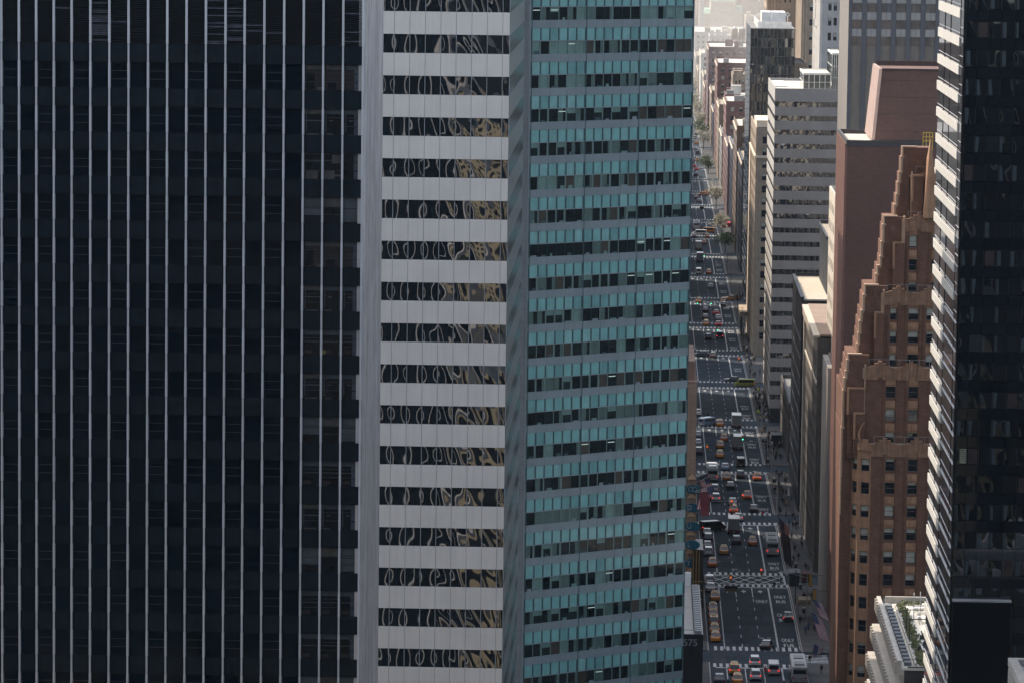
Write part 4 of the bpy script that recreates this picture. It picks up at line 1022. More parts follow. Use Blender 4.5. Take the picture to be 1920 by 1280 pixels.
def mid_right():
    # grey brown grid tower
    y0, y1 = 900.0, 943.0; x0 = XX(1590, 100, y0); x1 = x0 + 34; ZT = 152
    fr = pm('concrete pier', (.19, .17, .15), .85, .1, .4, streak=.15); dk = pm('dark stripe', (.085, .09, .105), .4, .12, .4)
    lg = pm('grey glass panel', (.29, .285, .28), .3, .12, .6); bn = pm('brown glass panel', (.13, .115, .105), .08, .35, .35, ior=1.7)
    t = thing('grid_tower', 'grey office tower with dark vertical stripes and pale and brown panels behind the brick slab', 'tower', (x0 + 15, y0, 0))
    b = MB(); b.box(x0 - .02, x1, y0 + .3, y1, 0, ZT); b.build('wall', fr, t)
    b = MB(); b.box(x0, x1, y0 + .3, y1, ZT, ZT + .4); b.build('roof', M['roof_grey'], t)
    per = 31.0 / 7646.9 * 900 * 1.002; px = 27.15 / 7646.9 * 905
    zt = ZZ(1600, 54.5, y0) + per * 9
    nb = 8
    xs = XX(1597, 60, y0)
    for i in range(nb + 1):
        a = xs + px * i; b = MB(); b.box(a - px * .32 if i else x0, a, y0, y0 + .3, 20, ZT); b.build('stripe', dk, t)
    rnd = random.Random(2)
    for k in range(32):
        z1 = zt - per * k
        if z1 > 139 or z1 < 99: continue
        for i in range(nb):
            b = MB(); c = MB()
            a = xs + px * i + .02; w2 = px * .68 / 2
            for s in range(2):
                q0 = a + w2 * s + .03; q1 = a + w2 * (s + 1) - .03
                mi = 0
                j = rnd.gauss(0, .01)
                c.quad((q0, y0 + .12, z1 - per * .45), (q1, y0 + .12, z1 - per * .45), (q1, y0 + .12, z1), (q0, y0 + .12, z1), 0)
                r = rnd.random()
                b.quad((q0, y0 + .2 + j, z1 - per), (q1, y0 + .2 - j, z1 - per), (q1, y0 + .2 - j, z1 - per * .46), (q0, y0 + .2 + j, z1 - per * .46), 0 if r > .08 else (1 if r > .04 else 2))
            c.build('panel', lg, t); b.build('window', [bn, lg, dk], t)
    # dark glass hotel with a pale roof screen
    y0, y1 = 1310.0, 1372.0; x0 = XX(1408, 55, y0); x1 = XX(1491, 55, y0); Z = ZZ(1440, 55, y0)
    dg = pm('bronze mirror glass', (.014, .015, .015), .03, .3, .3, ior=2.3); ln = pm('dark glazing bar', (.04, .042, .045), .5)
    t = thing('glass_hotel', 'dark mirrored glass hotel with a gridded front and white roof screen', 'hotel', (x0 + 7, y0, 0))
    b = MB(); b.box(x0 + .1, x1, y0 + .25, y1, 0, Z); b.build('wall', pm('hotel core', (.03, .032, .036), .5), t)
    nx = 13; nz = 30; st = (x1 - x0) / nx; hz = 2.9; rnd = random.Random(6)
    for k in range(nz):
        z1 = Z - hz * k
        if z1 < 4: break
        b = MB()
        for i in range(nx): pillow(b, x0 + st * i + .05, x0 + st * (i + 1) - .05, y0, z1 - hz + .1, z1 - .1, rnd.uniform(0, .02), rnd.gauss(0, .03), rnd.gauss(0, .03), 0, 3)
        b.box(x0, x1, y0 - .05, y0 + .2, z1 - .1, z1 + .1, 1)
        b.quad((x0 + .02, y0 + .3, z1 - hz + .1), (x0 + .02, y1, z1 - hz + .1), (x0 + .02, y1, z1 - .1), (x0 + .02, y0 + .3, z1 - .1), 0)
        b.box(x0 - .05, x0 + .08, y0 + .3, y1, z1 - .1, z1 + .1, 1)
        b.build('window_row', [dg, ln], t)
    b = MB()
    for i in range(nx + 1): b.box(x0 + st * i - .09, x0 + st * i + .09, y0 - .08, y0 + .24, 3, Z)
    b.build('glazing_bar', ln, t)
    b = MB(); b.box(x0, x1, y0, y1, Z, Z + .2); b.build('roof', M['roof_grey'], t)
    xa, xb = XX(1421, 48, y0 + 3), XX(1484, 48, y0 + 3)
    b = MB(); b.box(xa, xb, y0 + 3, y0 + 3.4, Z + .2, ZZ(1450, 41.5, y0 + 3)); b.box(xa, xa + .4, y0 + 3.4, y1 - 8, Z + .2, Z + 2.3); b.build('roof_screen', M['white_paint'], t)
    b = MB(); b.box(xa + 2, xb - 1, y0 + 30, y0 + 50, Z + .2, Z + 4.5); b.build('plant_room', M['white_paint'], t)
    for q, px in enumerate((1447, 1477)):
        yy = y0 + 20; x = XX(px, 25, yy); z = ZZ(px, 24 + q * 4, yy)
        s = thing('satellite_dish', ['left ring shaped dish aerial on the glass hotel roof', 'right ring shaped dish aerial on the glass hotel roof'][q], 'aerial', (x, yy, Z), group='dish aerials')
        b = MB(); b.cyl(x, yy, Z + .2, z - .4, .1); b.build('mast', M['white_paint'], s)
        b = MB()
        for i in range(12):
            a0, a1 = 2 * math.pi * i / 12, 2 * math.pi * (i + 1) / 12
            b.tube((x + .55 * math.cos(a0), yy, z + .55 * math.sin(a0)), (x + .55 * math.cos(a1), yy, z + .55 * math.sin(a1)), .13, 5)
        b.build('dish', M['white_paint'], s)
    # beige building with sash windows
    bei = pm('beige brick', (.33, .265, .20), .85, .12, .5, brick=(.6, .25, .02, .15, .8), streak=.15); bel = pm('cream stone trim', (.62, .52, .40), .8, .12, .5)
    y0, y1 = 1150.0, 1212.0; x0 = XX(1417, 300, y0); Z = ZZ(1418, 246, y0)
    t = simple_building('beige_building', 'beige brick building with sash windows and a pale ledge, left of the grey stone office', x0, x0 + 9, y0, y1, Z, bei, front=(2, .36, 3.46, 1.95, 1, .6), left=(14, .4, 3.5, 1.9, 1, 1), seed=4)
    b = MB(); b.box(x0 + .2, x0 + 5.2, y0 + 4, y0 + 30, Z + .9, ZZ(1420, 226, y0 + 4)); b.build('penthouse', bel, t)
    b = MB(); b.box(x0 - .4, x0 + 9, y0 - .35, y0 - .01, Z - 7.6, Z - 6.9); b.box(x0 - .4, x0 - .01, y0 - .01, y1, Z - 7.6, Z - 6.9); b.box(x0 - .3, x0 - .01, y1 - 12, y1, 0, Z - 7.61); b.build('ledge', bel, t)  # ledge, plus a pale strip painting sunlight on the left face
    simple_building('brown_building', 'narrow brown building between the beige one and the glass hotel along the avenue', 33.0, 60, 1228, 1290, 38, pm('brown stone', (.18, .13, .10), .85, .2, .5, streak=.25), left=(12, .45, 3.6, 2, 1, 1), seed=14)
    # canopy over the pavement
    t = thing('entrance_canopy', 'brown flat roofed entrance canopy over the right pavement in the distance', 'canopy', (30.5, 1208, 0))
    b = MB(); b.box(28.7, BL - .2, 1200, 1222, 6.0, 7.2); b.build('canopy_roof', pm('tan canopy', (.36, .28, .20), .8), t)
    b = MB(); [b.cyl(29.2, yy, .15, 6.0, .22) for yy in (1201, 1211, 1221)]; b.build('column', M['steel_dark'], t)
    # tan towers at the top of the photo
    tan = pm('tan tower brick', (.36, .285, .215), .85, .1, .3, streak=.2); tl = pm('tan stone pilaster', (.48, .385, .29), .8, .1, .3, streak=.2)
    y0 = 1500.0; x0, x1 = XX(1437, 40, y0), XX(1497, 40, y0)
    t = simple_building('tan_tower', 'tan brick tower with paired windows rising behind the glass hotel', x0, x1, y0, y0 + 40, 160, tan, front=(4, .36, 5.4, 3.0, 1, 2.2), left=(8, .4, 5.4, 3, 1, 1), seed=22)
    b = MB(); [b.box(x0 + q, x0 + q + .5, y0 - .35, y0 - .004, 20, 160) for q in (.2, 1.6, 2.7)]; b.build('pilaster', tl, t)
    y0 = 1440.0; x0, x1 = XX(1503.5, 60, y0), XX(1560, 60, y0)
    t = simple_building('stepped_tan_tower', 'tan tower with a sunlit fluted edge and a single dark window column', x0, x1, y0, y0 + 69, 160, tan, front=(2, .34, 5.1, 2.8, 1, 1.2), left=(10, .3, 5.1, 2.4, 1, 1), seed=23)
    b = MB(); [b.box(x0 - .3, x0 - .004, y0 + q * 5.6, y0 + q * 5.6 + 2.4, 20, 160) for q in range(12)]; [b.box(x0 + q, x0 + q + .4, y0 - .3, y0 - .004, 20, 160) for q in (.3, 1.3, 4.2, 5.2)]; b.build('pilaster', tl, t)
    for (a, c, ty, yy, nm, lab, wn) in ((1459.5, 1492, 106, 1380.0, 'low_tan_block', 'low tan block with a sunlit edge in front of the tan towers', None), (1472, 1512, 118, 1330.0, 'small_tan_block', 'small tan block with one dark window below the tan towers', (2, .2, 8, 2.4, 1, 1))):
        simple_building(nm, lab, XX(a, ty, yy), XX(c, ty, yy), yy, yy + 40, ZZ(a, ty, yy) - .9, tan, front=wn, seed=24)
    gy = pm('pale grey stone', (.37, .36, .355), .8, .08, .3, streak=.1); wl_ = pm('sunlit stone side', (.70, .66, .60), .8, .1, .3, streak=.3)  # side stone lighter than the front, sunlight put into its colour
    y0 = 1250.0; x0, x1 = XX(1541.5, 60, y0), XX(1600, 60, y0)
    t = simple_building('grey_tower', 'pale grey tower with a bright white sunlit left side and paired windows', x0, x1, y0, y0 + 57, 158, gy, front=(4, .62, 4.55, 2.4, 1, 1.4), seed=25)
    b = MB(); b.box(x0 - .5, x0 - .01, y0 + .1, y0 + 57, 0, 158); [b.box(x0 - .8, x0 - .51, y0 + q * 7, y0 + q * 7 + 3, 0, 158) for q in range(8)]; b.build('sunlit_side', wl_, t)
    s = thing('window_cradle', 'small steel window cleaning cradle hanging on the white tower side', 'cradle', (x0 - 1.4, y0 + 20, ZZ(1533, 50, y0 + 20)))
    zc = ZZ(1533, 50, y0 + 20); b = MB(); b.box(x0 - 1.7, x0 - .9, y0 + 18, y0 + 24, zc, zc + .2); [b.box(x0 - 1.7, x0 - 1.62, y0 + q, y0 + q + .08, zc, zc + 2.4) for q in (18, 20, 22, 24)]; b.box(x0 - 1.7, x0 - 1.6, y0 + 18, y0 + 24, zc + 2.3, zc + 2.4); b.build('cage', M['steel_grey'], s)
    b = MB(); b.cyl(x0 - 1.3, y0 + 19, zc + 2.4, 158, .04, n=4); b.cyl(x0 - 1.3, y0 + 23, zc + 2.4, 158, .04, n=4); b.build('rope', M['steel_dark'], s)
mid_right()
# ================================================================== street
KL, KR = 12.3, 28.35                # kerbs
L1, B1, B2 = 15.1, 24.4, 28.15      # parking line, bus lane lines
LANES = [18.2, 21.3]
CROSS = [690.0, 770.0, 846.5, 921.5, 1001.0, 1080.0, 1156.0, 1230.0, 1307.0, 1392.0] + [1392.0 + 78 * k for k in range(1, 26)]
def street():
    asp = pm('asphalt', (0.034, 0.046, 0.060), .9, .35, .12, bump=.2, bscale=6, spec=.12)
    asp2 = pm('patched asphalt', (0.046, 0.054, 0.063), .9, .3, .3, spec=.12)
    pav = pm('concrete pavement', (0.085, 0.086, 0.088), .9, .2, .25, spec=.2, brick=(1.5, 1.5, .03, .12, .6, 0))
    kerb = pm('granite kerb', (.28, .27, .26), .8)
    wp = pm('worn white road paint', (.42, .43, .43), .7, .45, 1.3)
    yp = pm('worn yellow road paint', (.45, .32, .08), .7, .3, 1)
    def S_(o, label, cat): return tag(o, label, cat, kind='structure')
    b = MB(); b.box(KL - .0, KR, 430, 4300, -.005, 0.0); S_(b.build('avenue_road', asp), 'long straight asphalt avenue running to the horizon', 'road')
    b = MB()
    for y in CROSS: b.box(-200, 260, y - 5.2, y + 5.2, -.006, .003)
    S_(b.build('cross_street', asp), 'asphalt cross streets crossing the avenue', 'road')
    ys = [430] + CROSS
    for side in (0, 1):
        b = MB()
        for i in range(len(ys)):
            a = ys[i] + (5.4 if i else 0); c = (ys[i + 1] - 5.4) if i + 1 < len(ys) else 4300
            if side: b.box(KR + .18, 62, a, c, -.01, .15); b.box(KR, KR + .18, a, c, -.01, .152, 1)
            else: b.box(-40, KL - .18, a, c, -.01, .15); b.box(KL - .18, KL, a, c, -.01, .152, 1)
        S_(b.build('right_pavement' if side else 'left_pavement', [pav, kerb]), 'paved %s pavement beside the avenue' % ('right' if side else 'left'), 'pavement')
    z = .012
    # patches and tyre worn strips
    b = MB(); rnd = random.Random(44)
    for _ in range(60):
        x = rnd.uniform(KL + .5, KR - 3); y = rnd.uniform(600, 1700); xx = x + rnd.uniform(1, 3); yy = y + rnd.uniform(2, 14); q = .006 + .0001 * _; b.quad((x, y, q), (xx, y, q), (xx, yy, q), (x, yy, q))
    S_(b.build('asphalt_patch', asp2), 'darker repair patches in the asphalt', 'road patch')
    for i in range(26):
        b = MB(); x = rnd.uniform(KL + 3.2, KR - 1); y = rnd.uniform(640, 1250); n_ = len(b.v); b.v += [(x + .42 * math.cos(a * .5236), y + .42 * math.sin(a * .5236), .0125) for a in range(12)]; b.f.append(tuple(range(12))); b.m.append(0); b.s.append(False)
        S_(b.build('manhole_cover', M['steel_dark'] if i % 3 else kerb), 'round iron manhole cover in the asphalt', 'manhole cover')
    b = MB()
    for x in [KL + 1.3, 16.0, 17.3, 19.1, 20.4, 22.2, 23.5, 25.4, 27.2]:
        for i in range(22): 
            y = 600 + i * 40 + rnd.uniform(0, 20); b.quad((x - .25, y, .0095), (x + .25, y, .0095), (x + .25 + rnd.uniform(-.1, .1), y + rnd.uniform(8, 26), .0095), (x - .25, y + rnd.uniform(8, 26), .0095))
    S_(b.build('tyre_wear', pm('tyre darkened asphalt', (.024, .032, .042), .8, .4, .4, spec=.15)), 'darker worn wheel tracks along the lanes', 'road patch')
    # lines
    b = MB()
    def line(x, w, y0, y1): b.quad((x - w, y0, z), (x + w, y0, z), (x + w, y1, z), (x - w, y1, z))
    gaps = [(y - 8.6, y + 7.6) for y in CROSS[:26]]
    for i in range(len(gaps) - 1):
        a, c = gaps[i][1], gaps[i + 1][0]
        line(L1, .09, a, c); line(B1, .15, a, c); line(B2, .06, a, c)
        for x in LANES:
            y = a + 2
            line(x, .08, c - 11, c - .5)
            while y < c - 13: line(x, .07, y, y + 3.0); y += 9.2
        for x in (16.6, 19.7, 22.8):           # arrows
            y = c - 6.5
            b.poly([(x - .08, y, z), (x + .08, y, z), (x + .08, y + 1.6, z), (x - .08, y + 1.6, z)])
            b.poly([(x - .55, y + 1.4, z), (x + .55, y + 1.4, z), (x, y + 3.6, z)])
        b.quad((KL + 1, c - .45, z), (B2, c - .45, z), (B2, c + .05, z), (KL + 1, c + .05, z))
    for y in (430, 560): line(L1, .09, y + 2, y + 110); line(B1, .15, y, y + 110)
    line(L1, .09, 560, 681); line(B1, .15, 560, 681)
    for x in LANES: line(x, .08, 640, 680)
    b.quad((KL + 1, 680.2, z), (B2, 680.2, z), (B2, 680.7, z), (KL + 1, 680.7, z))
    S_(b.build('lane_line', wp), 'white lane lines, stop lines and arrows painted on the avenue', 'road marking')
    # zebra crossings
    for i, y in enumerate(CROSS[:24]):
        for k, (a, c) in enumerate(((y - 8.1, y - 5.0), (y + 4.9, y + 8.0))):
            if y == 690.0: a, c = ((680.9, 684.2), (696.4, 700.0))[k]
            b = MB(); x = KL + .55 + (.4 if k else 0)
            while x < KR - .3: 
                b.quad((x, a, z), (x + .52, a, z), (x + .52, c, z), (x, c, z)); x += 1.07
            S_(b.build('zebra_crossing', wp), 'white striped zebra crossing', 'road marking')
    # hatched junction box
    y0, y1 = 764.9, 774.8; b = MB()
    def bar(p, q, w):
        d = Vector((q[0] - p[0], q[1] - p[1])).normalized(); nn = Vector((-d.y, d.x)) * w
        b.quad((p[0] - nn.x, p[1] - nn.y, z), (q[0] - nn.x, q[1] - nn.y, z), (q[0] + nn.x, q[1] + nn.y, z), (p[0] + nn.x, p[1] + nn.y, z))
    x = KL + .5; w = .14
    n = 6; st = (KR - .6 - KL - .5) / n
    for i in range(-2, n):
        xa = KL + .5 + st * i; xb = xa + st * 2
        for (ya, yb) in ((y0, y1), (y1, y0)):
            pa, pb = [xa, ya], [xb, yb]
            if xa < KL + .5: f = (KL + .5 - xa) / (xb - xa); pa = [KL + .5, ya + (yb - ya) * f]
            if xb > KR - .6: f = (KR - .6 - xa) / (xb - xa); pb = [KR - .6, ya + (yb - ya) * f]
            if pb[0] - pa[0] > .2: bar(pa, pb, w)
    bar((KL + .5, y0), (KR - .6, y0), .18); bar((KL + .5, y1), (KR - .6, y1), .18); bar((KL + .5, y0), (KL + .5, y1), .18); bar((KR - .6, y0), (KR - .6, y1), .18)
    S_(b.build('hatched_box', wp), 'white diamond hatched box painted across the second junction', 'road marking')
    # ladder of white bars on the right side street mouth
    b = MB()
    for k in range(7): b.quad((KR + .5, 684.8 + k * 1.3, z), (KR + 4.2, 684.8 + k * 1.3, z), (KR + 4.2, 685.4 + k * 1.3, z), (KR + .5, 685.4 + k * 1.3, z))
    S_(b.build('side_crossing', wp), 'white bars across the mouth of the right side street', 'road marking')
    # lettering in the bus lane
    def word(txt, x, y, h, wd):
        cu = bpy.data.curves.new('t', 'FONT'); cu.body = txt; cu.align_x = 'CENTER'; cu.align_y = 'CENTER'; cu.size = 1
        cu.offset = .02
        to = bpy.data.objects.new('t', cu); C.objects.link(to); bpy.context.view_layer.update()
        me = bpy.data.meshes.new_from_object(to.evaluated_get(bpy.context.evaluated_depsgraph_get())); bpy.data.objects.remove(to); bpy.data.curves.remove(cu)
        xs = [v.co.x for v in me.vertices]; yy = [v.co.y for v in me.vertices]
        sx = wd / (max(xs) - min(xs)); sy = h / (max(yy) - min(yy))
        for v in me.vertices: v.co = Vector((v.co.x * sx, v.co.y * sy, 0))
        me.materials.clear(); me.materials.append(wp)
        o = bpy.data.objects.new('road_lettering', me); C.objects.link(o); o.location = (x, y, z)
        return S_(o, 'white word %s painted on the bus lane' % txt, 'road marking')
    only = bus = None
    rows = [1196.6, 1149.7, 1116, 1054, 1003.8, 952, 929, 859, 831, 809, 777, 760, 707.5, 690, 650, 634, 619, 590, 575, 545, 530, 505, 495]
    for py in rows:
        y = G(1300, py)[1]; 
        for k in range(2):
            yy = y - 5.0 * k
            if only is None: only = word('ONLY', 26.3, yy, 3.1, 2.25); continue
            if bus is None: bus = word('BUS', 26.3, yy, 3.1, 1.75); continue
            o = (bus if k else only).copy(); C.objects.link(o); o.location = (26.3, yy, z)
    o = word('ONLY', 22.8, 746.0, 3.1, 2.25)
    o['label'] = 'white word ONLY painted under the arrow of the third lane'
street()

def word_mesh(txt, h, mat, name, parent, loc, rz=0, wd=None, thick=.04):
    """upright lettering facing -Y"""
    cu = bpy.data.curves.new('t', 'FONT'); cu.body = txt; cu.align_x = 'CENTER'; cu.align_y = 'CENTER'; cu.size = 1; cu.extrude = thick
    to = bpy.data.objects.new('t', cu); C.objects.link(to); bpy.context.view_layer.update()
    me = bpy.data.meshes.new_from_object(to.evaluated_get(bpy.context.evaluated_depsgraph_get())); bpy.data.objects.remove(to); bpy.data.curves.remove(cu)
    xs = [v.co.x for v in me.vertices]; yy = [v.co.y for v in me.vertices]
    sy = h / (max(yy) - min(yy)); sx = (wd / (max(xs) - min(xs))) if wd else sy
    for v in me.vertices: v.co = Vector((v.co.x * sx, -v.co.z, v.co.y * sy))
    me.materials.clear(); me.materials.append(mat)
    return put(name, me, parent, loc, rz)

# ================================================================== left side of the avenue
def left_side():
    # black low building carrying its number
    y0, y1 = 600.0, 645.0; zr = ZZ(1292, 1189, y0); x1 = XX(1318, 1215, y0) ; xr = XX(1301, 1190, y0)
    bl = pm('black stone front', (.014, .014, .016), .35, .3, .6)
    t = thing('number_building', 'low black building with the number 575 on its front and a pale flat roof', 'building', (xr - 10, y0, 0))
    b = MB(); b.box(-30, x1, y0, y1, 0, zr - .7); b.build('wall', bl, t)
    b = MB(); b.box(-30, x1, y0 - .1, y0 + .3, zr - .69, zr + .1); b.box(xr + .1, x1, y0 + .3, y1, zr - .69, zr - .1); b.build('parapet', bl, t)
    b = MB(); b.box(-30, xr, y0 + .3, y1 - .5, zr - .69, zr - .3); b.build('roof', pm('pale grey roof', (.36, .35, .33), .9, .1, .3), t)
    b = MB(); b.box(-30, xr, y1 - .5, y1, zr - .69, zr + 1.9); b.build('roof_wall', M['white_paint'], t)
    word_mesh('575', .98, M['steel_grey'], 'number', t, (XX(1294.5, 1205, y0) , y0 - .16, ZZ(1294.5, 1204, y0)), wd=2.05)
    b = MB()
    for k in range(26): b.box(xr + .15, x1 - .2, y0 + 1 + k * 1.6, y0 + 1.5 + k * 1.6, zr - .1, zr + .5)
    b.build('roof_ladder', M['steel_grey'], t)
    b = MB(); b.box(-8, xr, y0 + .4, y0 + .46, zr + .6, zr + .66); [b.box(xr - 1.5 * k, xr - 1.5 * k + .05, y0 + .4, y0 + .46, zr - .3, zr + .6) for k in range(5)]; b.build('railing', M['steel_dark'], t)
    # tan hotel slab with its vertical sign
    y0, y1 = 706.0, 756.0; x1 = XX(1306.3, 760, y0); Z = ZZ(1300, 718.5, y0)
    tb = pm('tan hotel brick', (.34, .25, .175), .85, .14, .5, brick=(.5, .2, .02, .2, .8), streak=.15)
    t = thing('hotel', 'tan brick hotel slab with a vertical sign of blue ovals, left of the avenue', 'hotel', (x1 - 8, y0, 0))
    us, on = cells(30, 8, .4, 1.0); zs = [0]; rw = set(); z = 8
    while z + 2 < Z - 2: zs += [z, z + 1.9]; rw.add(len(zs) - 2); z += 3.1
    zs.append(Z); w_ = MB()
    x0 = x1 - 30
    wl = facade(w_, (x0, y0), (1, 0), (0, -1), us, zs, lambda i, j: i in on and j in rw and i < 14, .25)
    w_.quad((x1, y0, 0), (x1, y1, 0), (x1, y1, Z), (x1, y0, Z)); w_.quad((x0, y0, 0), (x0, y1, 0), (x0, y1, Z), (x0, y0, Z)); w_.quad((x0, y1, 0), (x1, y1, 0), (x1, y1, Z), (x0, y1, Z))
    w_.build('wall', tb, t)
    put_windows(wl, (x0, y0), (1, 0), (0, -1), .22, t, 'sash', None, 3, 30)
    b = MB(); b.box(x0, x1, y0, y1, Z, Z + .3); b.box(x0 + 4, x1 - .4, y0 + 3, y1 - 20, Z + .3, ZZ(1300, 677, y0 + 3)); b.build('roof', pm('brown roof house', (.20, .13, .10), .85, .2, .5), t)
    # sign: ovals standing proud, letters between them
    nv = pm('dark blue sign enamel', (.008, .085, .135), .4, .1, .5); lt = pm('pale sign letter', (.30, .36, .38), .5); gold = pm('dull letter', (.20, .15, .11), .6)
    s = thing('hotel_sign', 'vertical hotel sign spelling letters on blue ovals fixed to the tan hotel corner', 'sign', (x1, y0 - 1.0, 0))
    letters = ['', 'D', 'U', 'L', 'T', '']; ys = [916.5, 951, 986, 1020.5, 1055, 1089.5]; mids = ['', 'O', 'B', 'E', 'R', 'E']
    cx = XX(1299.5, 950, y0 - 1.2); rw_, rh = 1.32, .80
    for k, py in enumerate(ys):
        cz = ZZ(1299.5, py, y0 - 1.2); b = MB(); pts = [(cx + rw_ * math.cos(a * math.pi / 12), cz + rh * math.sin(a * math.pi / 12)) for a in range(24)]
        n = len(b.v); b.v += [(p[0], y0 - 1.45, p[1]) for p in pts] + [(p[0], y0 - 1.0, p[1]) for p in pts]
        b.f.append(tuple(range(24))); b.m.append(0); b.s.append(False)
        for i in range(24): b.f.append((i, (i + 1) % 24, 24 + (i + 1) % 24, 24 + i)); b.m.append(0); b.s.append(False)
        b.f.append(tuple(range(24, 48))); b.m.append(0); b.s.append(False)
        ov = b.build('oval', nv, s)
        if letters[k]: word_mesh(letters[k], .78, lt, 'letter', s, (cx - .62, y0 - 1.5, cz))
        elif k == 0:
            b = MB()
            for (ox, q) in ((-.42, 0), (.18, 1)):
                for i in range(20):
                    a0, a1 = (i * .3 + 4.9 - q * .3), ((i + 1) * .3 + 4.9 - q * .3); r = .40
                    b.tube((cx + ox + r * math.cos(a0) * 1.1, y0 - 1.5, cz + .03 + r * math.sin(a0)), (cx + ox + r * math.cos(a1) * 1.1, y0 - 1.5, cz + .03 + r * math.sin(a1)), .05, 4)
            b.build('emblem', lt, s)
        if k and k < 5: word_mesh(mids[k], .8, gold, 'letter', s, (cx - .55, y0 - .55, cz - 1.62))
    b = MB(); b.box(cx - 1.0, cx + .55, y0 - .5, y0 - .02, ZZ(1299, 1108, y0), ZZ(1299, 895, y0)); b.build('backing', tb, s)
    b = MB()
    for k in range(6):
        zz = ZZ(1299, 893 + k * 34.7, y0); b.hexa([(cx - 1.0, y0 - .9, zz - .35), (cx + .5, y0 - .9, zz - .35), (cx + .5, y0 - .5, zz - .35), (cx - 1.0, y0 - .5, zz - .35), (cx - .3, y0 - .8, zz + .55), (cx - .2, y0 - .8, zz + .55), (cx - .2, y0 - .5, zz + .55), (cx - .3, y0 - .5, zz + .55)])
    b.build('ornament', pm('pale terracotta ornament', (.50, .34, .22), .8), s)
    # bronze grille bay towards the street
    b = MB(); xa, xb = x1 - .3, XX(1318, 1080, y0 - 2); z1 = ZZ(1310, 1030, y0 - 2); b.box(xa, xb, y0 - 2, y0 + 10, .2, z1); b.build('entrance_bay', pm('black bronze', (.02, .017, .014), .4), t)
    b = MB()
    for q in range(3): b.box(xa + .1 + q * .5, xa + .26 + q * .5, y0 - 2.12, y0 - 2.002, .5, z1 - .2)
    for q in range(7): b.box(xa + .05, xb - .05, y0 - 2.1, y0 - 2.004, 1 + q * 1.6, 1.2 + q * 1.6)
    b.build('grille', pm('gilt bronze', (.30, .17, .05), .45, metal=.3), t)
    # the rest of the left row: it stands behind the teal tower and shades the avenue
    bw = [pm('left row brick', (.24, .17, .13), .85, .2, .4), pm('left row stone', (.32, .30, .27), .85, .2, .4), pm('left row dark brick', (.13, .10, .09), .85, .2, .4)]
    rows = [(782, 836, 62, 0), (858, 911, 80, 1), (932, 990, 96, 2), (1012, 1068, 60, 0), (1092, 1145, 86, 1), (1168, 1220, 70, 2), (1242, 1296, 48, 1), (1320, 1380, 120, 0), (1404, 1470, 60, 1), (1490, 1560, 42, 2), (1580, 1700, 30, 0), (1720, 1900, 24, 1), (1920, 2200, 22, 2)]
    for i, (a, c, xa, xb, z) in enumerate(((608, 682, -70, -16, 68), (717, 762, -74, -26, 150), (560, 604, -90, -44, 140), (782, 836, -80, -20, 120))):  # extra unseen towers, added and sized to cast shade
        simple_building('street_building', ['stone tower', 'taller stone tower', 'tallest stone tower', 'farther stone tower'][i] + ' added unseen behind the teal tower to shade the near avenue', xa, xb, a, c, z, bw[1], seed=60 + i, group='left row of the avenue')
    desc = ['brick', 'stone', 'dark brick']
    for i, (a, c, z, m) in enumerate(rows):
        simple_building('street_building', '%s building %d floors tall in the left row, hidden behind the teal tower' % (desc[m], z // 4), 7.6 - 26, 7.6, a, c, z, bw[m], front=(5, .4, 3.8, 2, 1, 1), seed=i, cap=60, group='left row of the avenue')
left_side()
# ================================================================== vehicles
VM = {}
def vmat(n, c, rough=.28, emit=0, ior=1.5): VM[n] = pm('vehicle ' + n, c, rough, .06, .8, ior=ior, emit=emit); return VM[n]
for n, c in dict(taxi=(.46, .18, .02), orange=(.44, .11, .015), white=(.44, .45, .46), silver=(.36, .38, .40), grey=(.12, .13, .14), black=(.012, .012, .014), dark=(.03, .034, .042), blue=(.16, .24, .34), red=(.28, .03, .03), maroon=(.10, .02, .025), brown=(.10, .06, .045), lime=(.22, .24, .03), lilac=(.32, .32, .42)).items(): vmat(n, c)
vmat('glass', (.008, .010, .013), .05, ior=1.5); vmat('tyre', (.015, .015, .015), .8); vmat('rim', (.25, .25, .26), .4)
vmat('lamp red', (.35, .01, .01), .3); vmat('brake lit', (.9, .05, .04), .4, .5); vmat('head', (.7, .7, .68), .2); vmat('plate', (.6, .55, .35), .5); vmat('trim', (.02, .02, .022), .5)
vmat('sign', (.85, .8, .6), .5); vmat('busroof', (.36, .37, .38), .6); vmat('duct', (.22, .23, .24), .6)
PROTO = {}
def loft(b, secs, mi=0):
    """sections along the length: (y, half width low, half width high, z low, z high)"""
    k = len(b.v)
    for (y, w0, w1, z0, z1) in secs:
        m = (z0 + z1) / 2
        b.v += [(-w0 * .9, y, z0), (-w0, y, z0 + (z1 - z0) * .3), (-w1, y, z1 - .06), (-w1 * .9, y, z1), (w1 * .9, y, z1), (w1, y, z1 - .06), (w0, y, z0 + (z1 - z0) * .3), (w0 * .9, y, z0)]
    n = 8
    for i in range(len(secs) - 1):
        for j in range(n):
            a = k + i * n + j; c = k + i * n + (j + 1) % n; b.f.append((a, c, c + n, a + n)); b.m.append(mi); b.s.append(False)
    b.f.append(tuple(k + j for j in range(n))); b.m.append(mi); b.s.append(False)
    e = k + (len(secs) - 1) * n; b.f.append(tuple(e + j for j in reversed(range(n)))); b.m.append(mi); b.s.append(False)
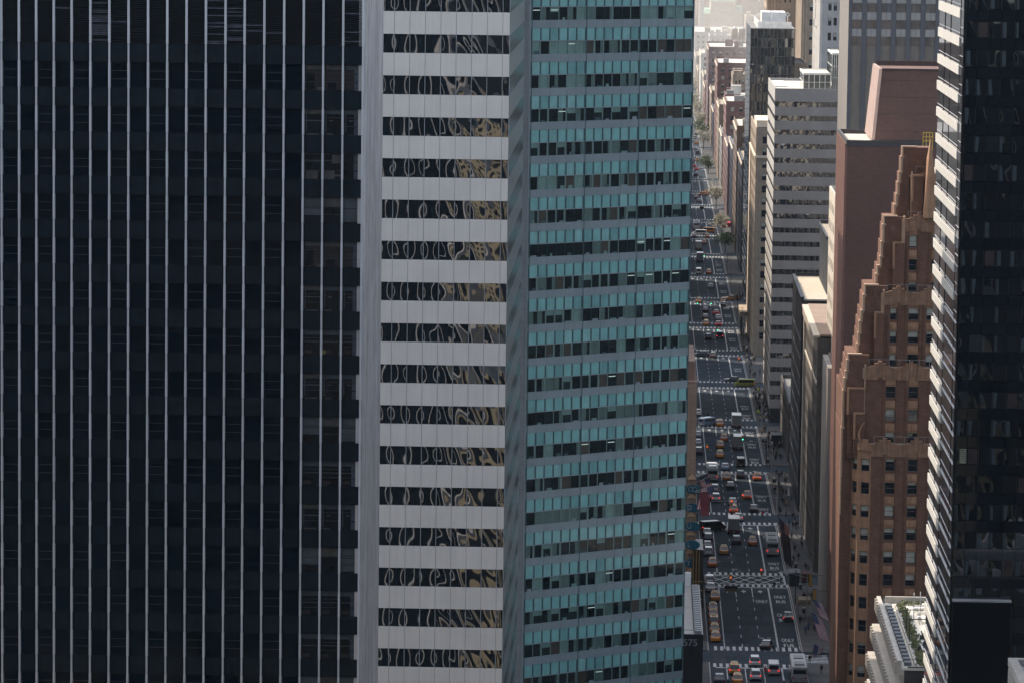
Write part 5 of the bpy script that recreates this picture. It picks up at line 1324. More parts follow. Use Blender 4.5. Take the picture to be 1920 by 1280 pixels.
def make_vehicle(kind, col, lit=False, taxi=False):
    key = (kind, col, lit, taxi)
    if key in PROTO: return PROTO[key]
    name = {'sedan': 'taxi' if taxi else 'car', 'suv': 'taxi' if taxi else 'suv', 'van': 'van', 'truck': 'box_truck', 'bus': 'bus', 'coach': 'coach'}[kind]
    t = thing(name, 'x', 'x', (0, 0, 0)); P = VM[col]; L = MB
    dims = dict(sedan=(4.9, 1.86, 1.45), suv=(4.7, 1.9, 1.75), van=(5.4, 2.0, 2.1), truck=(7.4, 2.3, 3.3), bus=(12.2, 2.6, 3.1), coach=(10.0, 2.5, 3.2))[kind]
    ln, wd, ht = dims; h = ln / 2; w = wd / 2
    wins = []
    if kind in ('sedan', 'suv'):
        tr = -1.75 if kind == 'sedan' else -2.1; be = .92 if kind == 'sedan' else 1.02
        b = L(); loft(b, [(-h, w * .86, w * .84, .32, be - .16), (-h + .15, w * .98, w * .92, .24, be), (-h + .9, w, w * .94, .2, be + .02), (.7, w, w * .94, .2, be), (1.5, w, w * .92, .2, be - .05), (h - .25, w * .97, w * .86, .22, be - .16), (h, w * .8, w * .76, .34, be - .3)])
        r0, r1 = (-.95, .35) if kind == 'sedan' else (-1.85, .35)
        b.box(-w * .70, w * .70, r0, r1, ht - .05, ht)
        for s in (-1, 1):
            for (y0, y1, yy0, yy1) in ((tr, tr + .1, r0, r0 + .1), (1.05, 1.15, r1 - .1, r1), (-.35, -.25, -.35, -.25)):
                b.hexa([(s * w * .90 - .03, y0, be - .02), (s * w * .90 + .03, y0, be - .02), (s * w * .90 + .03, y1, be - .02), (s * w * .90 - .03, y1, be - .02), (s * w * .70 - .03, yy0, ht - .05), (s * w * .70 + .03, yy0, ht - .05), (s * w * .70 + .03, yy1, ht - .05), (s * w * .70 - .03, yy1, ht - .05)])
        b.build('body', P, t)
        g = L(); g.quad((-w * .86, tr, be), (w * .86, tr, be), (w * .68, r0, ht - .06), (-w * .68, r0, ht - .06)); g.build('rear_window', VM['glass'], t)
        g = L(); g.quad((-w * .86, 1.15, be), (w * .86, 1.15, be), (w * .68, r1, ht - .06), (-w * .68, r1, ht - .06)); g.build('windscreen', VM['glass'], t)
        for s in (-1, 1): g = L(); g.quad((s * w * .89, tr + .05, be), (s * w * .89, 1.1, be), (s * w * .69, r1, ht - .06), (s * w * .69, r0, ht - .06)); g.build('side_window', VM['glass'], t)
        wy = (-1.45, 1.45); wr = .33 if kind == 'sedan' else .37; lz = .72 if kind == 'sedan' else .95
        rear = -h + .07; zb = .55
        if taxi:
            g = L(); g.hexa([(-.55, -.25, ht), (.55, -.25, ht), (.55, .1, ht), (-.55, .1, ht), (-.5, -.1, ht + .34), (.5, -.1, ht + .34), (.5, 0, ht + .34), (-.5, 0, ht + .34)]); g.build('roof_sign', VM['sign'], t)
    elif kind == 'van':
        b = L(); loft(b, [(-h, w * .95, w * .84, .35, ht - .12), (-h + .12, w, w * .9, .26, ht), (1.2, w, w * .9, .24, ht), (1.45, w, w * .9, .24, ht - .06), (2.1, w, w * .92, .24, 1.25), (h - .1, w * .96, w * .88, .26, 1.02), (h, w * .85, w * .8, .34, .9)]); b.build('body', P, t)
        g = L(); g.quad((-w * .78, -h - .006, 1.15), (w * .78, -h - .006, 1.15), (w * .74, -h + .004 - .012, ht - .28), (-w * .74, -h - .008, ht - .28)); g.build('rear_window', VM['glass'], t)
        g = L(); g.quad((-w * .84, 2.12, 1.3), (w * .84, 2.12, 1.3), (w * .82, 1.52, ht - .1), (-w * .82, 1.52, ht - .1)); g.build('windscreen', VM['glass'], t)
        for s in (-1, 1): g = L(); g.quad((s * (w * .97 + .01), -h + .4, 1.2), (s * (w * .97 + .01), 1.5, 1.2), (s * (w * .92 + .01), 1.3, ht - .22), (s * (w * .92 + .01), -h + .4, ht - .22)); g.build('side_window', VM['glass'], t)
        wy = (-1.7, 1.75); wr = .36; lz = .95; rear = -h - .02; zb = .5
    elif kind == 'truck':
        b = L(); b.box(-w, w, -h, 1.7, .85, ht); b.build('cargo_box', P, t)
        g = L(); g.box(-w * .94, w * .94, -h - .012, -h - .002, 1.0, ht - .15); [g.box(-w * .9, w * .9, -h - .022, -h - .013, 1.1 + k * .36, 1.14 + k * .36) for k in range(6)]; g.build('rear_door', VM['duct'], t)
        b = L(); loft(b, [(1.8, w * .88, w * .84, .5, 2.2), (2.6, w * .9, w * .84, .5, 2.25), (3.2, w * .9, w * .86, .5, 1.5), (h, w * .84, w * .78, .5, 1.2)]); b.build('cab', VM['white'], t)
        g = L(); g.quad((-w * .75, 3.22, 1.52), (w * .75, 3.22, 1.52), (w * .72, 2.66, 2.2), (-w * .72, 2.66, 2.2)); g.build('windscreen', VM['glass'], t)
        b = L(); b.box(-w * .8, w * .8, -h + .1, 3.4, .45, .84); b.build('chassis', VM['trim'], t)
        wy = (-2.0, 2.5); wr = .45; lz = .72; rear = -h - .02; zb = .55
    else:
        b = L(); loft(b, [(-h, w * .96, w * .90, .4, ht - .15), (-h + .15, w, w * .95, .32, ht), (h - .2, w, w * .95, .32, ht), (h, w * .96, w * .9, .4, ht - .2)]); b.build('body', P, t)
        g = L(); g.box(-w * .8, w * .8, -h - .02, -h - .004, 1.9, 2.6); g.build('rear_window', VM['glass'], t)
        for s in (-1, 1): g = L(); g.box(s * w * .995 - .015, s * w * .995 + .015, -h + .8, h - .6, 1.45, 2.4); g.build('side_window', VM['glass'], t)
        g = L(); g.box(-w * .85, w * .85, h + .004, h + .02, 1.2, 2.6); g.build('windscreen', VM['glass'], t)
        b = L(); b.box(-w * .86, w * .86, -h + .5, h - .5, ht, ht + .06); b.build('roof', VM['busroof'], t)
        for (y0, y1, z) in ((-h + .9, -h + 3.4, .3), (.6, 3.2, .22)):
            b = L(); b.box(-w * .62, w * .62, y0, y1, ht + .06, ht + z); b.build('roof_unit', VM['duct'] if kind == 'bus' else P, t)
        b = L(); b.box(-w * .9, w * .9, -h - .03, -h - .004, .55, 1.5); [b.box(-w * .7, w * .7, -h - .045, -h - .031, .7 + k * .16, .76 + k * .16, 1) for k in range(4)]; b.build('engine_cover', [P, VM['duct']], t)
        wy = (-3.4, 3.6); wr = .5; lz = 1.25; rear = -h - .04; zb = .6
    for s in (-1, 1):
        for y in wy:
            tw = L(); tw.tube((s * (w - .24), y, wr), (s * (w + .01), y, wr), wr, 12); o = tw.build('wheel', VM['tyre'], t)
            rm = L(); rm.tube((s * (w + .011), y, wr), (s * (w + .025), y, wr), wr * .6, 8); rm.build('rim', VM['rim'], o)
        b = L(); b.box(s * w * .80 - .16, s * w * .80 + .14, rear - .05, rear + .06, lz - .12, lz + .14); b.build('tail_light', VM['brake lit' if lit else 'lamp red'], t)
        b = L(); b.box(s * w * .68 - .14, s * w * .68 + .14, h - .12, h - .02 + .05, .6, .76); b.build('headlight', VM['head'], t)
    b = L(); b.box(-w * .85, w * .85, rear - .08, rear + .02, zb - .24, zb - .06); b.build('rear_bumper', VM['trim'] if kind != 'sedan' else P, t)
    b = L(); b.box(-.26, .26, rear - .06, rear + .01, zb + .0, zb + .13); b.build('number_plate', VM['plate'], t)
    PROTO[key] = [t, False]
    return PROTO[key]

ZONES = [(683, 'before the nearest crossing'), (700, 'in the nearest junction'), (762.5, 'just before the hatched box'), (778, 'at the hatched box'), (838, 'beyond the hatched box'), (856, 'in the third junction'),
         (913, 'after the third junction'), (930, 'in the fourth junction'), (992, 'after the fourth junction'), (1009, 'in the fifth junction'), (1071, 'after the fifth junction'), (1090, 'in the sixth junction'), (1147, 'after the sixth junction'), (1165, 'in the seventh junction'),
         (1221, 'after the seventh junction'), (1240, 'in the eighth junction'), (1296, 'after the eighth junction'), (1320, 'in the sunlit ninth junction'), (1400, 'past the ninth junction'), (1480, 'past the tenth junction'), (1640, 'far down the avenue'), (1900, 'farther down the hazy avenue'), (2300, 'very far down the hazy avenue'), (9999, 'at the hazy end of the avenue')]
def zone(y):
    for a, n in ZONES:
        if y < a: return n
def lane(x): return 'left kerb' if x < L1 else 'left lane' if x < 18.2 else 'middle lane' if x < 21.3 else 'third lane' if x < B1 else 'bus lane'
# kind, paint, px, py of the rear on the road, turn, lit, taxi, wording
V = [('suv', 'taxi', 1377, 1266, 0, 1, 1, 'yellow'), ('sedan', 'taxi', 1383, 1284, 0, 0, 1, 'yellow'), ('suv', 'white', 1417, 1277, 0, 1, 0, 'white'), ('suv', 'white', 1415.6, 1251, 0, 1, 0, 'white'), ('van', 'silver', 1451, 1267, 0, 1, 0, 'silver'),
     ('bus', 'busroof', 1499, 1284, 0, 0, 0, 'pale grey'), ('sedan', 'black', 1433, 1219, 12, 0, 0, 'black white-roofed'), ('sedan', 'black', 1478, 1165.5, 0, 1, 0, 'black white-booted'), ('sedan', 'dark', 1349, 1283, 0, 0, 0, 'dark blue'),
     ('sedan', 'taxi', 1341.6, 1204, 0, 0, 1, 'yellow'), ('sedan', 'taxi', 1340, 1189, 0, 0, 1, 'yellow'), ('suv', 'taxi', 1338.8, 1175, 0, 0, 1, 'yellow'), ('sedan', 'taxi', 1337.8, 1161, 0, 0, 1, 'yellow'), ('sedan', 'taxi', 1337, 1149, 0, 0, 1, 'yellow'), ('sedan', 'taxi', 1340.6, 1127.5, 0, 0, 1, 'yellow'),
     ('sedan', 'silver', 1332.5, 1110, 0, 0, 0, 'silver'), ('suv', 'white', 1331, 1097, 0, 0, 0, 'white'),
     ('sedan', 'orange', 1336, 1063.7, 0, 0, 1, 'orange'), ('suv', 'white', 1328.5, 1043, 0, 0, 0, 'white'), ('sedan', 'dark', 1326.8, 1030, 0, 0, 0, 'dark'), ('suv', 'black', 1327.8, 1017, 0, 0, 0, 'black'), ('sedan', 'black', 1326, 1006, 0, 0, 0, 'black'),
     ('van', 'black', 1336, 995.5, 62, 1, 0, 'black turned'), ('sedan', 'taxi', 1357.5, 1040, 0, 0, 1, 'yellow'), ('suv', 'black', 1381, 1021.6, 0, 0, 0, 'black'), ('truck', 'brown', 1376, 1002, 0, 0, 0, 'dark'), ('sedan', 'silver', 1384.7, 977, 0, 1, 0, 'silver'),
     ('sedan', 'orange', 1375.7, 962, 0, 1, 1, 'orange'), ('sedan', 'orange', 1411.5, 1023.4, 0, 0, 1, 'orange'), ('bus', 'busroof', 1448.4, 1043.5, 0, 1, 0, 'pale grey'), ('sedan', 'black', 1413.8, 961, 0, 0, 0, 'black'), ('sedan', 'silver', 1373.8, 948, 0, 0, 0, 'silver'),
     ('sedan', 'orange', 1401, 936.3, 0, 1, 1, 'orange'), ('suv', 'white', 1342.5, 941, 0, 1, 0, 'white'), ('suv', 'white', 1340.6, 924, 0, 0, 0, 'white'), ('sedan', 'black', 1370, 917.5, 0, 0, 0, 'black'), ('sedan', 'taxi', 1362.8, 901.6, 0, 0, 1, 'yellow'), ('suv', 'black', 1388.4, 897.5, 0, 0, 0, 'black'),
     ('sedan', 'orange', 1419.4, 901.6, 0, 1, 1, 'orange'), ('coach', 'white', 1336, 903.5, 0, 1, 0, 'white'), ('van', 'dark', 1389, 876, 0, 0, 0, 'dark'), ('sedan', 'blue', 1359.8, 882, 0, 0, 0, 'blue grey'), ('sedan', 'taxi', 1350, 858.4, 0, 0, 1, 'yellow'), ('sedan', 'taxi', 1350.6, 841, 0, 0, 1, 'yellow'), ('sedan', 'orange', 1357.5, 827.5, 0, 0, 1, 'orange'),
     ('truck', 'silver', 1384.7, 843.8, 0, 0, 0, 'silver'), ('truck', 'white', 1381, 803, 0, 0, 0, 'white'), ('sedan', 'taxi', 1350, 800, 0, 0, 1, 'yellow'), ('van', 'blue', 1314, 799, 40, 0, 0, 'pale blue'), ('sedan', 'white', 1308.7, 779, 0, 0, 0, 'white'), ('suv', 'dark', 1310.5, 853, 0, 0, 0, 'dark'), ('sedan', 'lilac', 1308.5, 836, 0, 0, 0, 'lilac'), ('sedan', 'lilac', 1308, 821, 0, 0, 0, 'lilac'),
     ('van', 'lime', 1396, 725, -90, 1, 0, 'lime yellow'), ('sedan', 'dark', 1375, 716, -90, 0, 0, 'dark'), ('sedan', 'brown', 1337.4, 671.5, 0, 0, 1, 'dark orange'), ('suv', 'dark', 1314, 669, -90, 0, 0, 'dark'), ('suv', 'dark', 1328, 637.5, 0, 0, 0, 'dark'), ('van', 'black', 1349.5, 635.6, 0, 1, 0, 'black'),
     ('sedan', 'red', 1347, 612, 0, 1, 0, 'red'), ('sedan', 'silver', 1346.6, 600, 0, 0, 0, 'silver'), ('sedan', 'taxi', 1324, 611, 0, 0, 1, 'yellow'), ('sedan', 'brown', 1322.8, 599, 0, 0, 0, 'brown'), ('sedan', 'red', 1343, 590.6, 0, 1, 0, 'red'), ('sedan', 'maroon', 1322.8, 586, 0, 0, 0, 'maroon'),
     ('sedan', 'black', 1356.6, 575.8, 0, 0, 0, 'black'), ('sedan', 'taxi', 1356.6, 568.5, 0, 0, 1, 'yellow'), ('sedan', 'taxi', 1310, 569, 0, 0, 1, 'yellow'), ('sedan', 'taxi', 1371.6, 563, -90, 0, 1, 'yellow'), ('sedan', 'silver', 1332.6, 541, 0, 0, 0, 'silver'), ('van', 'white', 1310, 515, 0, 0, 0, 'white'), ('sedan', 'orange', 1329, 514.7, 0, 0, 1, 'orange'),
     ('truck', 'silver', 1312.5, 492, 0, 0, 0, 'pale'), ('truck', 'dark', 1310, 470, 0, 0, 0, 'dark grey'), ('sedan', 'orange', 1320.6, 458.4, 0, 0, 1, 'orange'), ('sedan', 'taxi', 1326, 447, 0, 0, 1, 'yellow'), ('van', 'silver', 1311.6, 441.6, -90, 0, 0, 'silver'), ('bus', 'white', 1306, 432, 0, 0, 0, 'white'), ('van', 'taxi', 1327, 437, -80, 0, 0, 'yellow'), ('sedan', 'maroon', 1301.5, 447, 0, 0, 0, 'maroon'),
     ('sedan', 'grey', 1310.6, 380, 0, 0, 0, 'grey'), ('sedan', 'maroon', 1306, 374, 0, 0, 0, 'maroon'), ('sedan', 'taxi', 1318, 367, -90, 0, 1, 'yellow'), ('sedan', 'orange', 1322, 364, -60, 0, 1, 'orange'), ('sedan', 'black', 1316, 392, 0, 0, 0, 'black'), ('suv', 'dark', 1305, 331, 0, 0, 0, 'dark'), ('sedan', 'red', 1306, 320, 0, 1, 0, 'red'), ('sedan', 'silver', 1312, 318, 0, 0, 0, 'silver'), ('sedan', 'taxi', 1307, 303, 0, 0, 1, 'yellow'),
     ('sedan', 'red', 1302, 314, 0, 1, 0, 'red'), ('suv', 'black', 1308, 290, 0, 0, 0, 'black'), ('sedan', 'silver', 1303, 281, 0, 0, 0, 'silver'), ('sedan', 'taxi', 1306, 271, 0, 0, 1, 'yellow'), ('suv', 'white', 1303, 262, 0, 0, 0, 'white'), ('sedan', 'black', 1306, 254, 0, 0, 0, 'black'), ('sedan', 'silver', 1303, 246, 0, 0, 0, 'silver')]
def vehicles():
    names = {'sedan': 'car', 'suv': 'SUV', 'van': 'van', 'truck': 'box truck', 'bus': 'city bus', 'coach': 'coach'}
    made = []
    for (kind, col, px, py, turn, lit, taxi, wd) in V:
        x, y = G(px, py); ln = dict(sedan=4.9, suv=4.7, van=5.4, truck=7.4, bus=12.2, coach=10.0)[kind]
        a = R_(-turn); 
        if abs(turn) > 45: cx, cy = x, y + 1.0
        else: cx, cy = x - math.sin(a) * ln / 2, y + math.cos(a) * ln / 2
        p = make_vehicle(kind, col, bool(lit), bool(taxi))
        if not p[1]: o = p[0]; p[1] = True; o.location = (cx, cy, .012); o.rotation_euler = (0, 0, a)
        else: o = copy_thing(p[0], (cx, cy, .012), a)
        nm = ('taxi' if kind == 'sedan' else 'taxi SUV') if taxi else names[kind]
        st = ' crossing sideways' if abs(turn) > 45 else (' braking' if lit else '')
        lab = '%s %s%s by the left kerb %s' % (wd, nm, st, zone(y)) if cx < L1 else '%s %s%s in the %s %s' % (wd, nm, st, lane(cx), zone(y))
        made.append((lab, cy, o)); o['category'] = 'taxi' if taxi else ('car' if kind in ('sedan', 'suv') else names[kind]); 
        o['group'] = {'taxi': 'taxis on the avenue', 'car': 'cars on the avenue', 'van': 'vans on the avenue', 'box truck': 'box trucks on the avenue', 'city bus': 'buses on the avenue', 'coach': 'buses on the avenue'}[o['category']]
        if wd == 'black white-roofed':
            b = MB(); b.box(-.66, .66, -.98, .34, 1.452, 1.47); oo = b.build('white_roof', VM['white'], o); 
        if wd == 'black white-booted':
            b = MB(); b.box(-.8, .8, -2.42, -1.8, .945, .965); b.box(-.6, .6, -.98, .34, 1.452, 1.47); b.build('white_boot', VM['white'], o)
    from collections import defaultdict
    dd = defaultdict(list)
    for l, y, o in made: dd[l].append((y, o))
    for l, q in dd.items():
        q.sort(key=lambda e: e[0]); k = len(q)
        w_ = {1: [''], 2: ['nearer ', 'farther ']}.get(k) or ['nearest ', 'second ', 'third ', 'fourth ', 'fifth ', 'sixth '][:k - 1] + ['farthest ']
        for i, (y, o) in enumerate(q): o['label'] = w_[i] + l
vehicles()

# ================================================================== people
def people():
    sk = pm('skin', (.40, .24, .17), .6); hr = pm('dark hair', (.03, .022, .018), .7)
    coats = {'dark': (.014, .015, .02), 'black': (.008, .008, .009), 'grey': (.11, .11, .12), 'white': (.6, .6, .58), 'blue': (.05, .09, .2), 'red': (.35, .03, .03), 'tan': (.33, .25, .16), 'lime': (.5, .65, .05)}
    CM = {k: pm('coat ' + k, c, .8) for k, c in coats.items()}; tm = pm('dark trousers', (.018, .02, .028), .8)
    meshes = {}
    def body(pose, coat):
        if (pose, coat) in meshes: return meshes[(pose, coat)]
        st = [.0, .32, .22][pose]; sw = [.05, .25, -.2][pose]
        V_ = [(0, 0, .93), (0, 0, 1.18), (0, .01, 1.42), (0, .01, 1.54), (0, .02, 1.68),
              (-.1, 0, .9), (-.11, st * .5, .5), (-.11, st * .25, .09), (-.11, st * .25 + .14, .04),
              (.1, 0, .9), (.11, -st * .3, .5), (.11, -st * 1.0, .11), (.11, -st * 1.0 + .14, .05),
              (-.2, 0, 1.40), (-.25, -sw * .5, 1.14), (-.25, -sw + .1, .90), (-.25, -sw + .13, .80),
              (.2, 0, 1.40), (.25, sw * .5, 1.14), (.25, sw + .1, .90), (.25, sw + .13, .80)]
        E_ = [(0, 1), (1, 2), (2, 3), (3, 4), (0, 5), (5, 6), (6, 7), (7, 8), (0, 9), (9, 10), (10, 11), (11, 12), (2, 13), (13, 14), (14, 15), (15, 16), (2, 17), (17, 18), (18, 19), (19, 20)]
        rad = [.15, .15, .15, .065, .105, .1, .07, .05, .045, .1, .07, .05, .045, .075, .055, .045, .04, .075, .055, .045, .04]
        me = bpy.data.meshes.new('person'); me.from_pydata(V_, E_, []); o = bpy.data.objects.new('p', me); C.objects.link(o)
        md = o.modifiers.new('s', 'SKIN'); sv = me.skin_vertices[0].data
        for i, r in enumerate(rad): sv[i].radius = (r, r * .8)
        sv[0].use_root = True
        o.modifiers.new('u', 'SUBSURF').levels = 1
        bpy.context.view_layer.update()
        m2 = bpy.data.meshes.new_from_object(o.evaluated_get(bpy.context.evaluated_depsgraph_get())); bpy.data.objects.remove(o)
        m2.materials.clear(); [m2.materials.append(m) for m in (CM[coat], tm, sk)]
        for p in m2.polygons:
            z = p.center.z; x = abs(p.center.x); p.use_smooth = True
            p.material_index = 2 if z > 1.50 or (x > .2 and z < .86) else (1 if z < .84 else 0)
        meshes[(pose, coat)] = m2; return m2
    hb = MB()
    for k in range(5):
        for i in range(8):
            pass
    hm = MB()
    rings = [(1.64, .118), (1.70, .122), (1.76, .108), (1.80, .07), (1.815, .01)]
    for z, r in rings:
        for i in range(10): a = 2 * math.pi * i / 10; hm.v.append((r * math.cos(a) * .92, .0 + r * math.sin(a) - .012, z))
    for j in range(4):
        for i in range(10): hm.f.append((j * 10 + i, j * 10 + (i + 1) % 10, j * 10 + 10 + (i + 1) % 10, j * 10 + 10 + i)); hm.m.append(0); hm.s.append(True)
    hair = bpy.data.meshes.new('hair'); hair.from_pydata(hm.v, [], hm.f); hair.materials.append(hr)
    def person(x, y, coat, pose, rz, lab, group, z=.15):
        o = bpy.data.objects.new('person', body(pose, coat)); C.objects.link(o); o.location = (x, y, z); o.rotation_euler = (0, 0, rz)
        tag(o, lab, 'person', group); BASE[o.name] = Vector((0, 0, 0))
        h = bpy.data.objects.new('hair', hair); C.objects.link(h); h.parent = o
    rnd = random.Random(31)
    sp = [(1452, 1106, 'black', 'person in black striding over the crossing beside the hatched box'), (1464, 1096, 'dark', 'person in dark clothes walking over the right end of the hatched box'), (1336.5, 1089, 'dark', 'person standing by the parked white SUV near the hatched box'),
          (1474.7, 1218, 'grey', 'person on the nearest crossing in the bus lane'), (1518, 1246, 'black', 'person in black at the mouth of the right side street'), (1540, 1265, 'dark', 'dark clothed person walking at the bottom right pavement'), (1434.5, 1267, 'red', 'person in red walking between the stopped cars at the bottom'),
          (1500, 1172, 'black', 'person in black on the pavement beside the police coloured car'), (1429.7, 971, 'red', 'person in red crossing the bus lane at the third junction'), (1398.5, 744, 'white', 'person in white at the sunlit corner by the lime van'), (1422, 738, 'lime', 'worker in a lime vest at the sunlit far corner'), (1421.5, 780, 'lime', 'worker in a lime vest on the far pavement crowd'), (1327, 786, 'black', 'person in black on the fifth junction crossing by the pale blue van'),
          (1474, 1062, 'black', 'person in black by the lamp post before the hatched box'), (1497, 1052, 'dark', 'person near the wall on the pavement beside the hanging flags'), (1462, 930, 'dark', 'person walking close to the wall after the third junction')]
    for i, (px, py, c, lab) in enumerate(sp):
        x, y = G(px, py); person(x, y, c, 1 + i % 2, rnd.choice([0, math.pi, 1.6, -1.6]), lab, 'people on the street', .152 if x > KR else .01)
    g = {}
    cl = [(704, 762, 6), (772, 836, 16), (838, 856, 5), (860, 912, 24), (932, 990, 36), (994, 1012, 12), (1014, 1068, 34), (1094, 1144, 20), (1150, 1165, 8), (1170, 1220, 14), (1296, 1320, 12)]
    for (a, c_, n) in cl:
        for i in range(n):
            c = rnd.choice(['dark', 'dark', 'black', 'black', 'grey', 'blue', 'tan', 'white']); y = rnd.uniform(a, c_); x = rnd.uniform(KR + .7, BL - .5)
            wz = zone(y); person(x, y, c, rnd.randrange(3), rnd.choice([0, math.pi]) + rnd.gauss(0, .2), 'pedestrian in %s clothes among the crowd on the right pavement %s' % (c, wz), 'pedestrians in %s %s' % (c, wz))
people()

# ================================================================== street furniture
def furniture():
    dk = M['steel_dark']; gy = M['steel_grey']; yb = pm('traffic yellow', (.42, .25, .03), .5)
    red = pm('red signal lamp', (.9, .05, .04), .4, emit=1.2); grn = pm('green signal lamp', (.05, .9, .55), .4, emit=2.0); amb = pm('amber hand lamp', (.9, .16, .03), .4, emit=.9)
    def lamp(px, py, tip, h, label):
        x, y = G(px, py, .15); x = max(x, KR + .35)
        t = thing('street_lamp', label, 'street lamp', (x, y, .15), group='street lamps along the right kerb')
        b = MB(); b.cyl(x, y, .15, h, .10, .06, 8); b.cyl(x, y, .15, 1.1, .2, .14, 8); b.build('post', dk if h < 8.4 else gy, t)
        b = MB(); p = None
        for i in range(6):
            f = i / 5; q = (x - tip * f, y, h - .6 + .9 * math.sin(f * 1.5)); 
            if p: b.tube(p, q, .05, 6)
            p = q
        b.build('arm', gy, t)
        b = MB(); b.hexa([(p[0] - .55, y - .16, p[2] - .1), (p[0] + .2, y - .1, p[2] - .06), (p[0] + .2, y + .1, p[2] - .06), (p[0] - .55, y + .16, p[2] - .1), (p[0] - .5, y - .1, p[2] + .06), (p[0] + .2, y - .07, p[2] + .08), (p[0] + .2, y + .07, p[2] + .08), (p[0] - .5, y + .1, p[2] + .06)]); b.build('lamp_head', M['white_paint'], t)
    for i, (px, py) in enumerate(((1456, 966), (1447, 905), (1438, 862), (1428, 800), (1424, 745), (1392, 632), (1368, 588), (1512, 1170), (1484, 1075), (1362, 545))):
        lamp(px, py, 4.6, 9.2, 'tall street lamp with a curved arm on the right pavement %s%s' % (zone(G(px, py)[1]), ', %s' % ['farther', 'nearer', 'farther', 'farther', 'nearer', 'a', 'b', 'c', 'd', 'e'][i] if i in (1, 2) else ''))
    def signal(xp, y, side, reach, lampm, label, h=6.4):
        t = thing('traffic_signal', label, 'traffic light', (xp, y, .15), group='traffic lights on mast arms')
        b = MB(); b.cyl(xp, y, .15, h, .12, .08, 8); b.build('post', dk, t)
        xe = xp + side * reach; b = MB(); b.tube((xp, y, h - .5), (xe, y, h), .06, 6); b.tube((xp, y, h), (xp + side * reach * .5, y, h - .25), .025, 4); b.build('mast_arm', gy, t)
        b = MB(); b.box(xe - .2, xe + .2, y - .12, y + .18, h - 1.05, h + .1); hd = b.build('signal_head', yb, t)
        for k, m in enumerate((red, amb, grn)):
            on = m is lampm; b = MB(); b.tube((xe, y - .121, h - .1 - .35 * k), (xe, y - .15, h - .1 - .35 * k), .13 if on else .1, 10); b.build('lens', m if on else dk, hd)
    sigs = [(KL - .5, 737, 1, 5.0, amb, 'traffic light reaching from the left kerb over the taxi rank, showing amber'), (KR + .6, 744, -1, 6.4, red, 'red traffic light on a mast arm over the third lane in the nearest block'), (KR + .5, 838, -1, 7.6, red, 'red traffic light over the road beyond the hatched box'), (KL - .5, 829, 1, 7.0, red, 'red traffic light from the left kerb above the black SUV'),
            (KR + .5, 930, -1, 5.5, grn, 'green traffic light over the silver box truck'), (KL - .5, 914, 1, 3.2, amb, 'traffic light by the white coach at the left kerb'), (KR + .5, 1088, -1, 3.0, red, 'red light at the sunlit sixth junction corner'), (KR + .5, 1164, -1, 7.4, grn, 'green traffic light over the seventh junction'), (KL - .3, 1240, 1, 4.6, grn, 'green traffic light on the left over the eighth junction'), (KR + .4, 1240, -1, 8.0, grn, 'green traffic light on the right over the eighth junction'), (KL - .3, 1404, 1, 3.0, grn, 'small green traffic light far down on the left'), (KR + .4, 1404, -1, 8, grn, 'small green traffic light far down on the right')]
    for s in sigs: signal(*s)
    # board hanging over the crossing beside the hatched box
    t = thing('overhead_sign', 'dark and tan board hung on a mast arm over the crossing before the hatched box', 'sign', (KL - .5, 752, .15))
    y = 752.0; x0, x1 = XX(1358.5, 1102, y), XX(1384, 1102, y); z0, z1 = ZZ(1370, 1108, y), ZZ(1370, 1097, y)
    b = MB(); b.box(x0, x1, y - .06, y + .06, z0, (z0 + z1) / 2); b.build('lower_panel', pm('dull tan panel', (.17, .145, .10), .7), t)
    b = MB(); b.box(x0, x1, y - .06, y + .06, (z0 + z1) / 2 + .002, z1); b.build('upper_panel', dk, t)
    b = MB(); b.cyl(KL - .5, y, .15, z1 + .6, .1, n=8); b.tube((KL - .5, y, z1 + .4), (x1, y, z1 + .12), .05, 6); b.build('mast', dk, t)
    # flags
    fr_ = [pm('flag red', (.20, .018, .028), .8), pm('flag white', (.30, .30, .31), .8), pm('flag navy', (.02, .025, .07), .8), pm('plain navy flag', (.012, .016, .035), .8), pm('plain maroon flag', (.09, .008, .018), .8)]
    def flag(root, tip, drop, sag, kind, label, seed, f0=.34):
        t = thing('flag', label, 'flag', root, group='flags hung over the pavement'); root = Vector(root); tip = Vector(tip)
        b = MB(); b.tube(root, tip, .06, 6, 0, .035); b.build('pole', gy, t)
        b = MB(); n, m = 13, 26; d = (tip - root); L_ = d.length
        for j in range(n + 1):
            for i in range(m + 1):
                u, v = i / m, j / n
                p = root + d * (f0 + (1 - f0) * (1 - u)) if kind == 'hang' else root + d * (f0 + (1 - f0) * (1 - v))
                q = p + Vector((sag * u * .6 if kind != 'hang' else 0, .22 * math.sin(u * 9 + seed + v * 2) * (.3 + u), -drop * (u if kind != 'hang' else v)))
                b.v.append(tuple(q))
        for j in range(n):
            for i in range(m):
                a = j * (m + 1) + i; b.f.append((a, a + 1, a + m + 2, a + m + 1)); b.s.append(True)
                if kind == 'us': b.m.append(2 if (i < m * .42 and j < 7) else j % 2)
                else: b.m.append(3 if kind == 'navy' else 4)
        b.build('cloth', fr_, t)
    def FP(px, py, Y): x, z = U(px, py, Y); return (x, Y, z)
    flag(FP(1527, 1038, 745), FP(1461, 969, 728), 5.4, .9, 'us', 'large striped flag on a slanting pole over the right pavement', 0, .74)
    flag(FP(1520, 1046, 741), FP(1465, 992, 726), 5.6, .9, 'navy', 'large plain navy flag hanging beside the large striped one', 2, .72)
    flag(FP(1551, 1137, 706), FP(1524, 1122, 700), 3.0, 2.2, 'us', 'upper small striped flag of three by the lower right wall', 1)
    flag(FP(1551, 1158, 704), FP(1520, 1146, 697), 4.6, 2.6, 'us', 'middle striped flag of three by the lower right wall', 3)
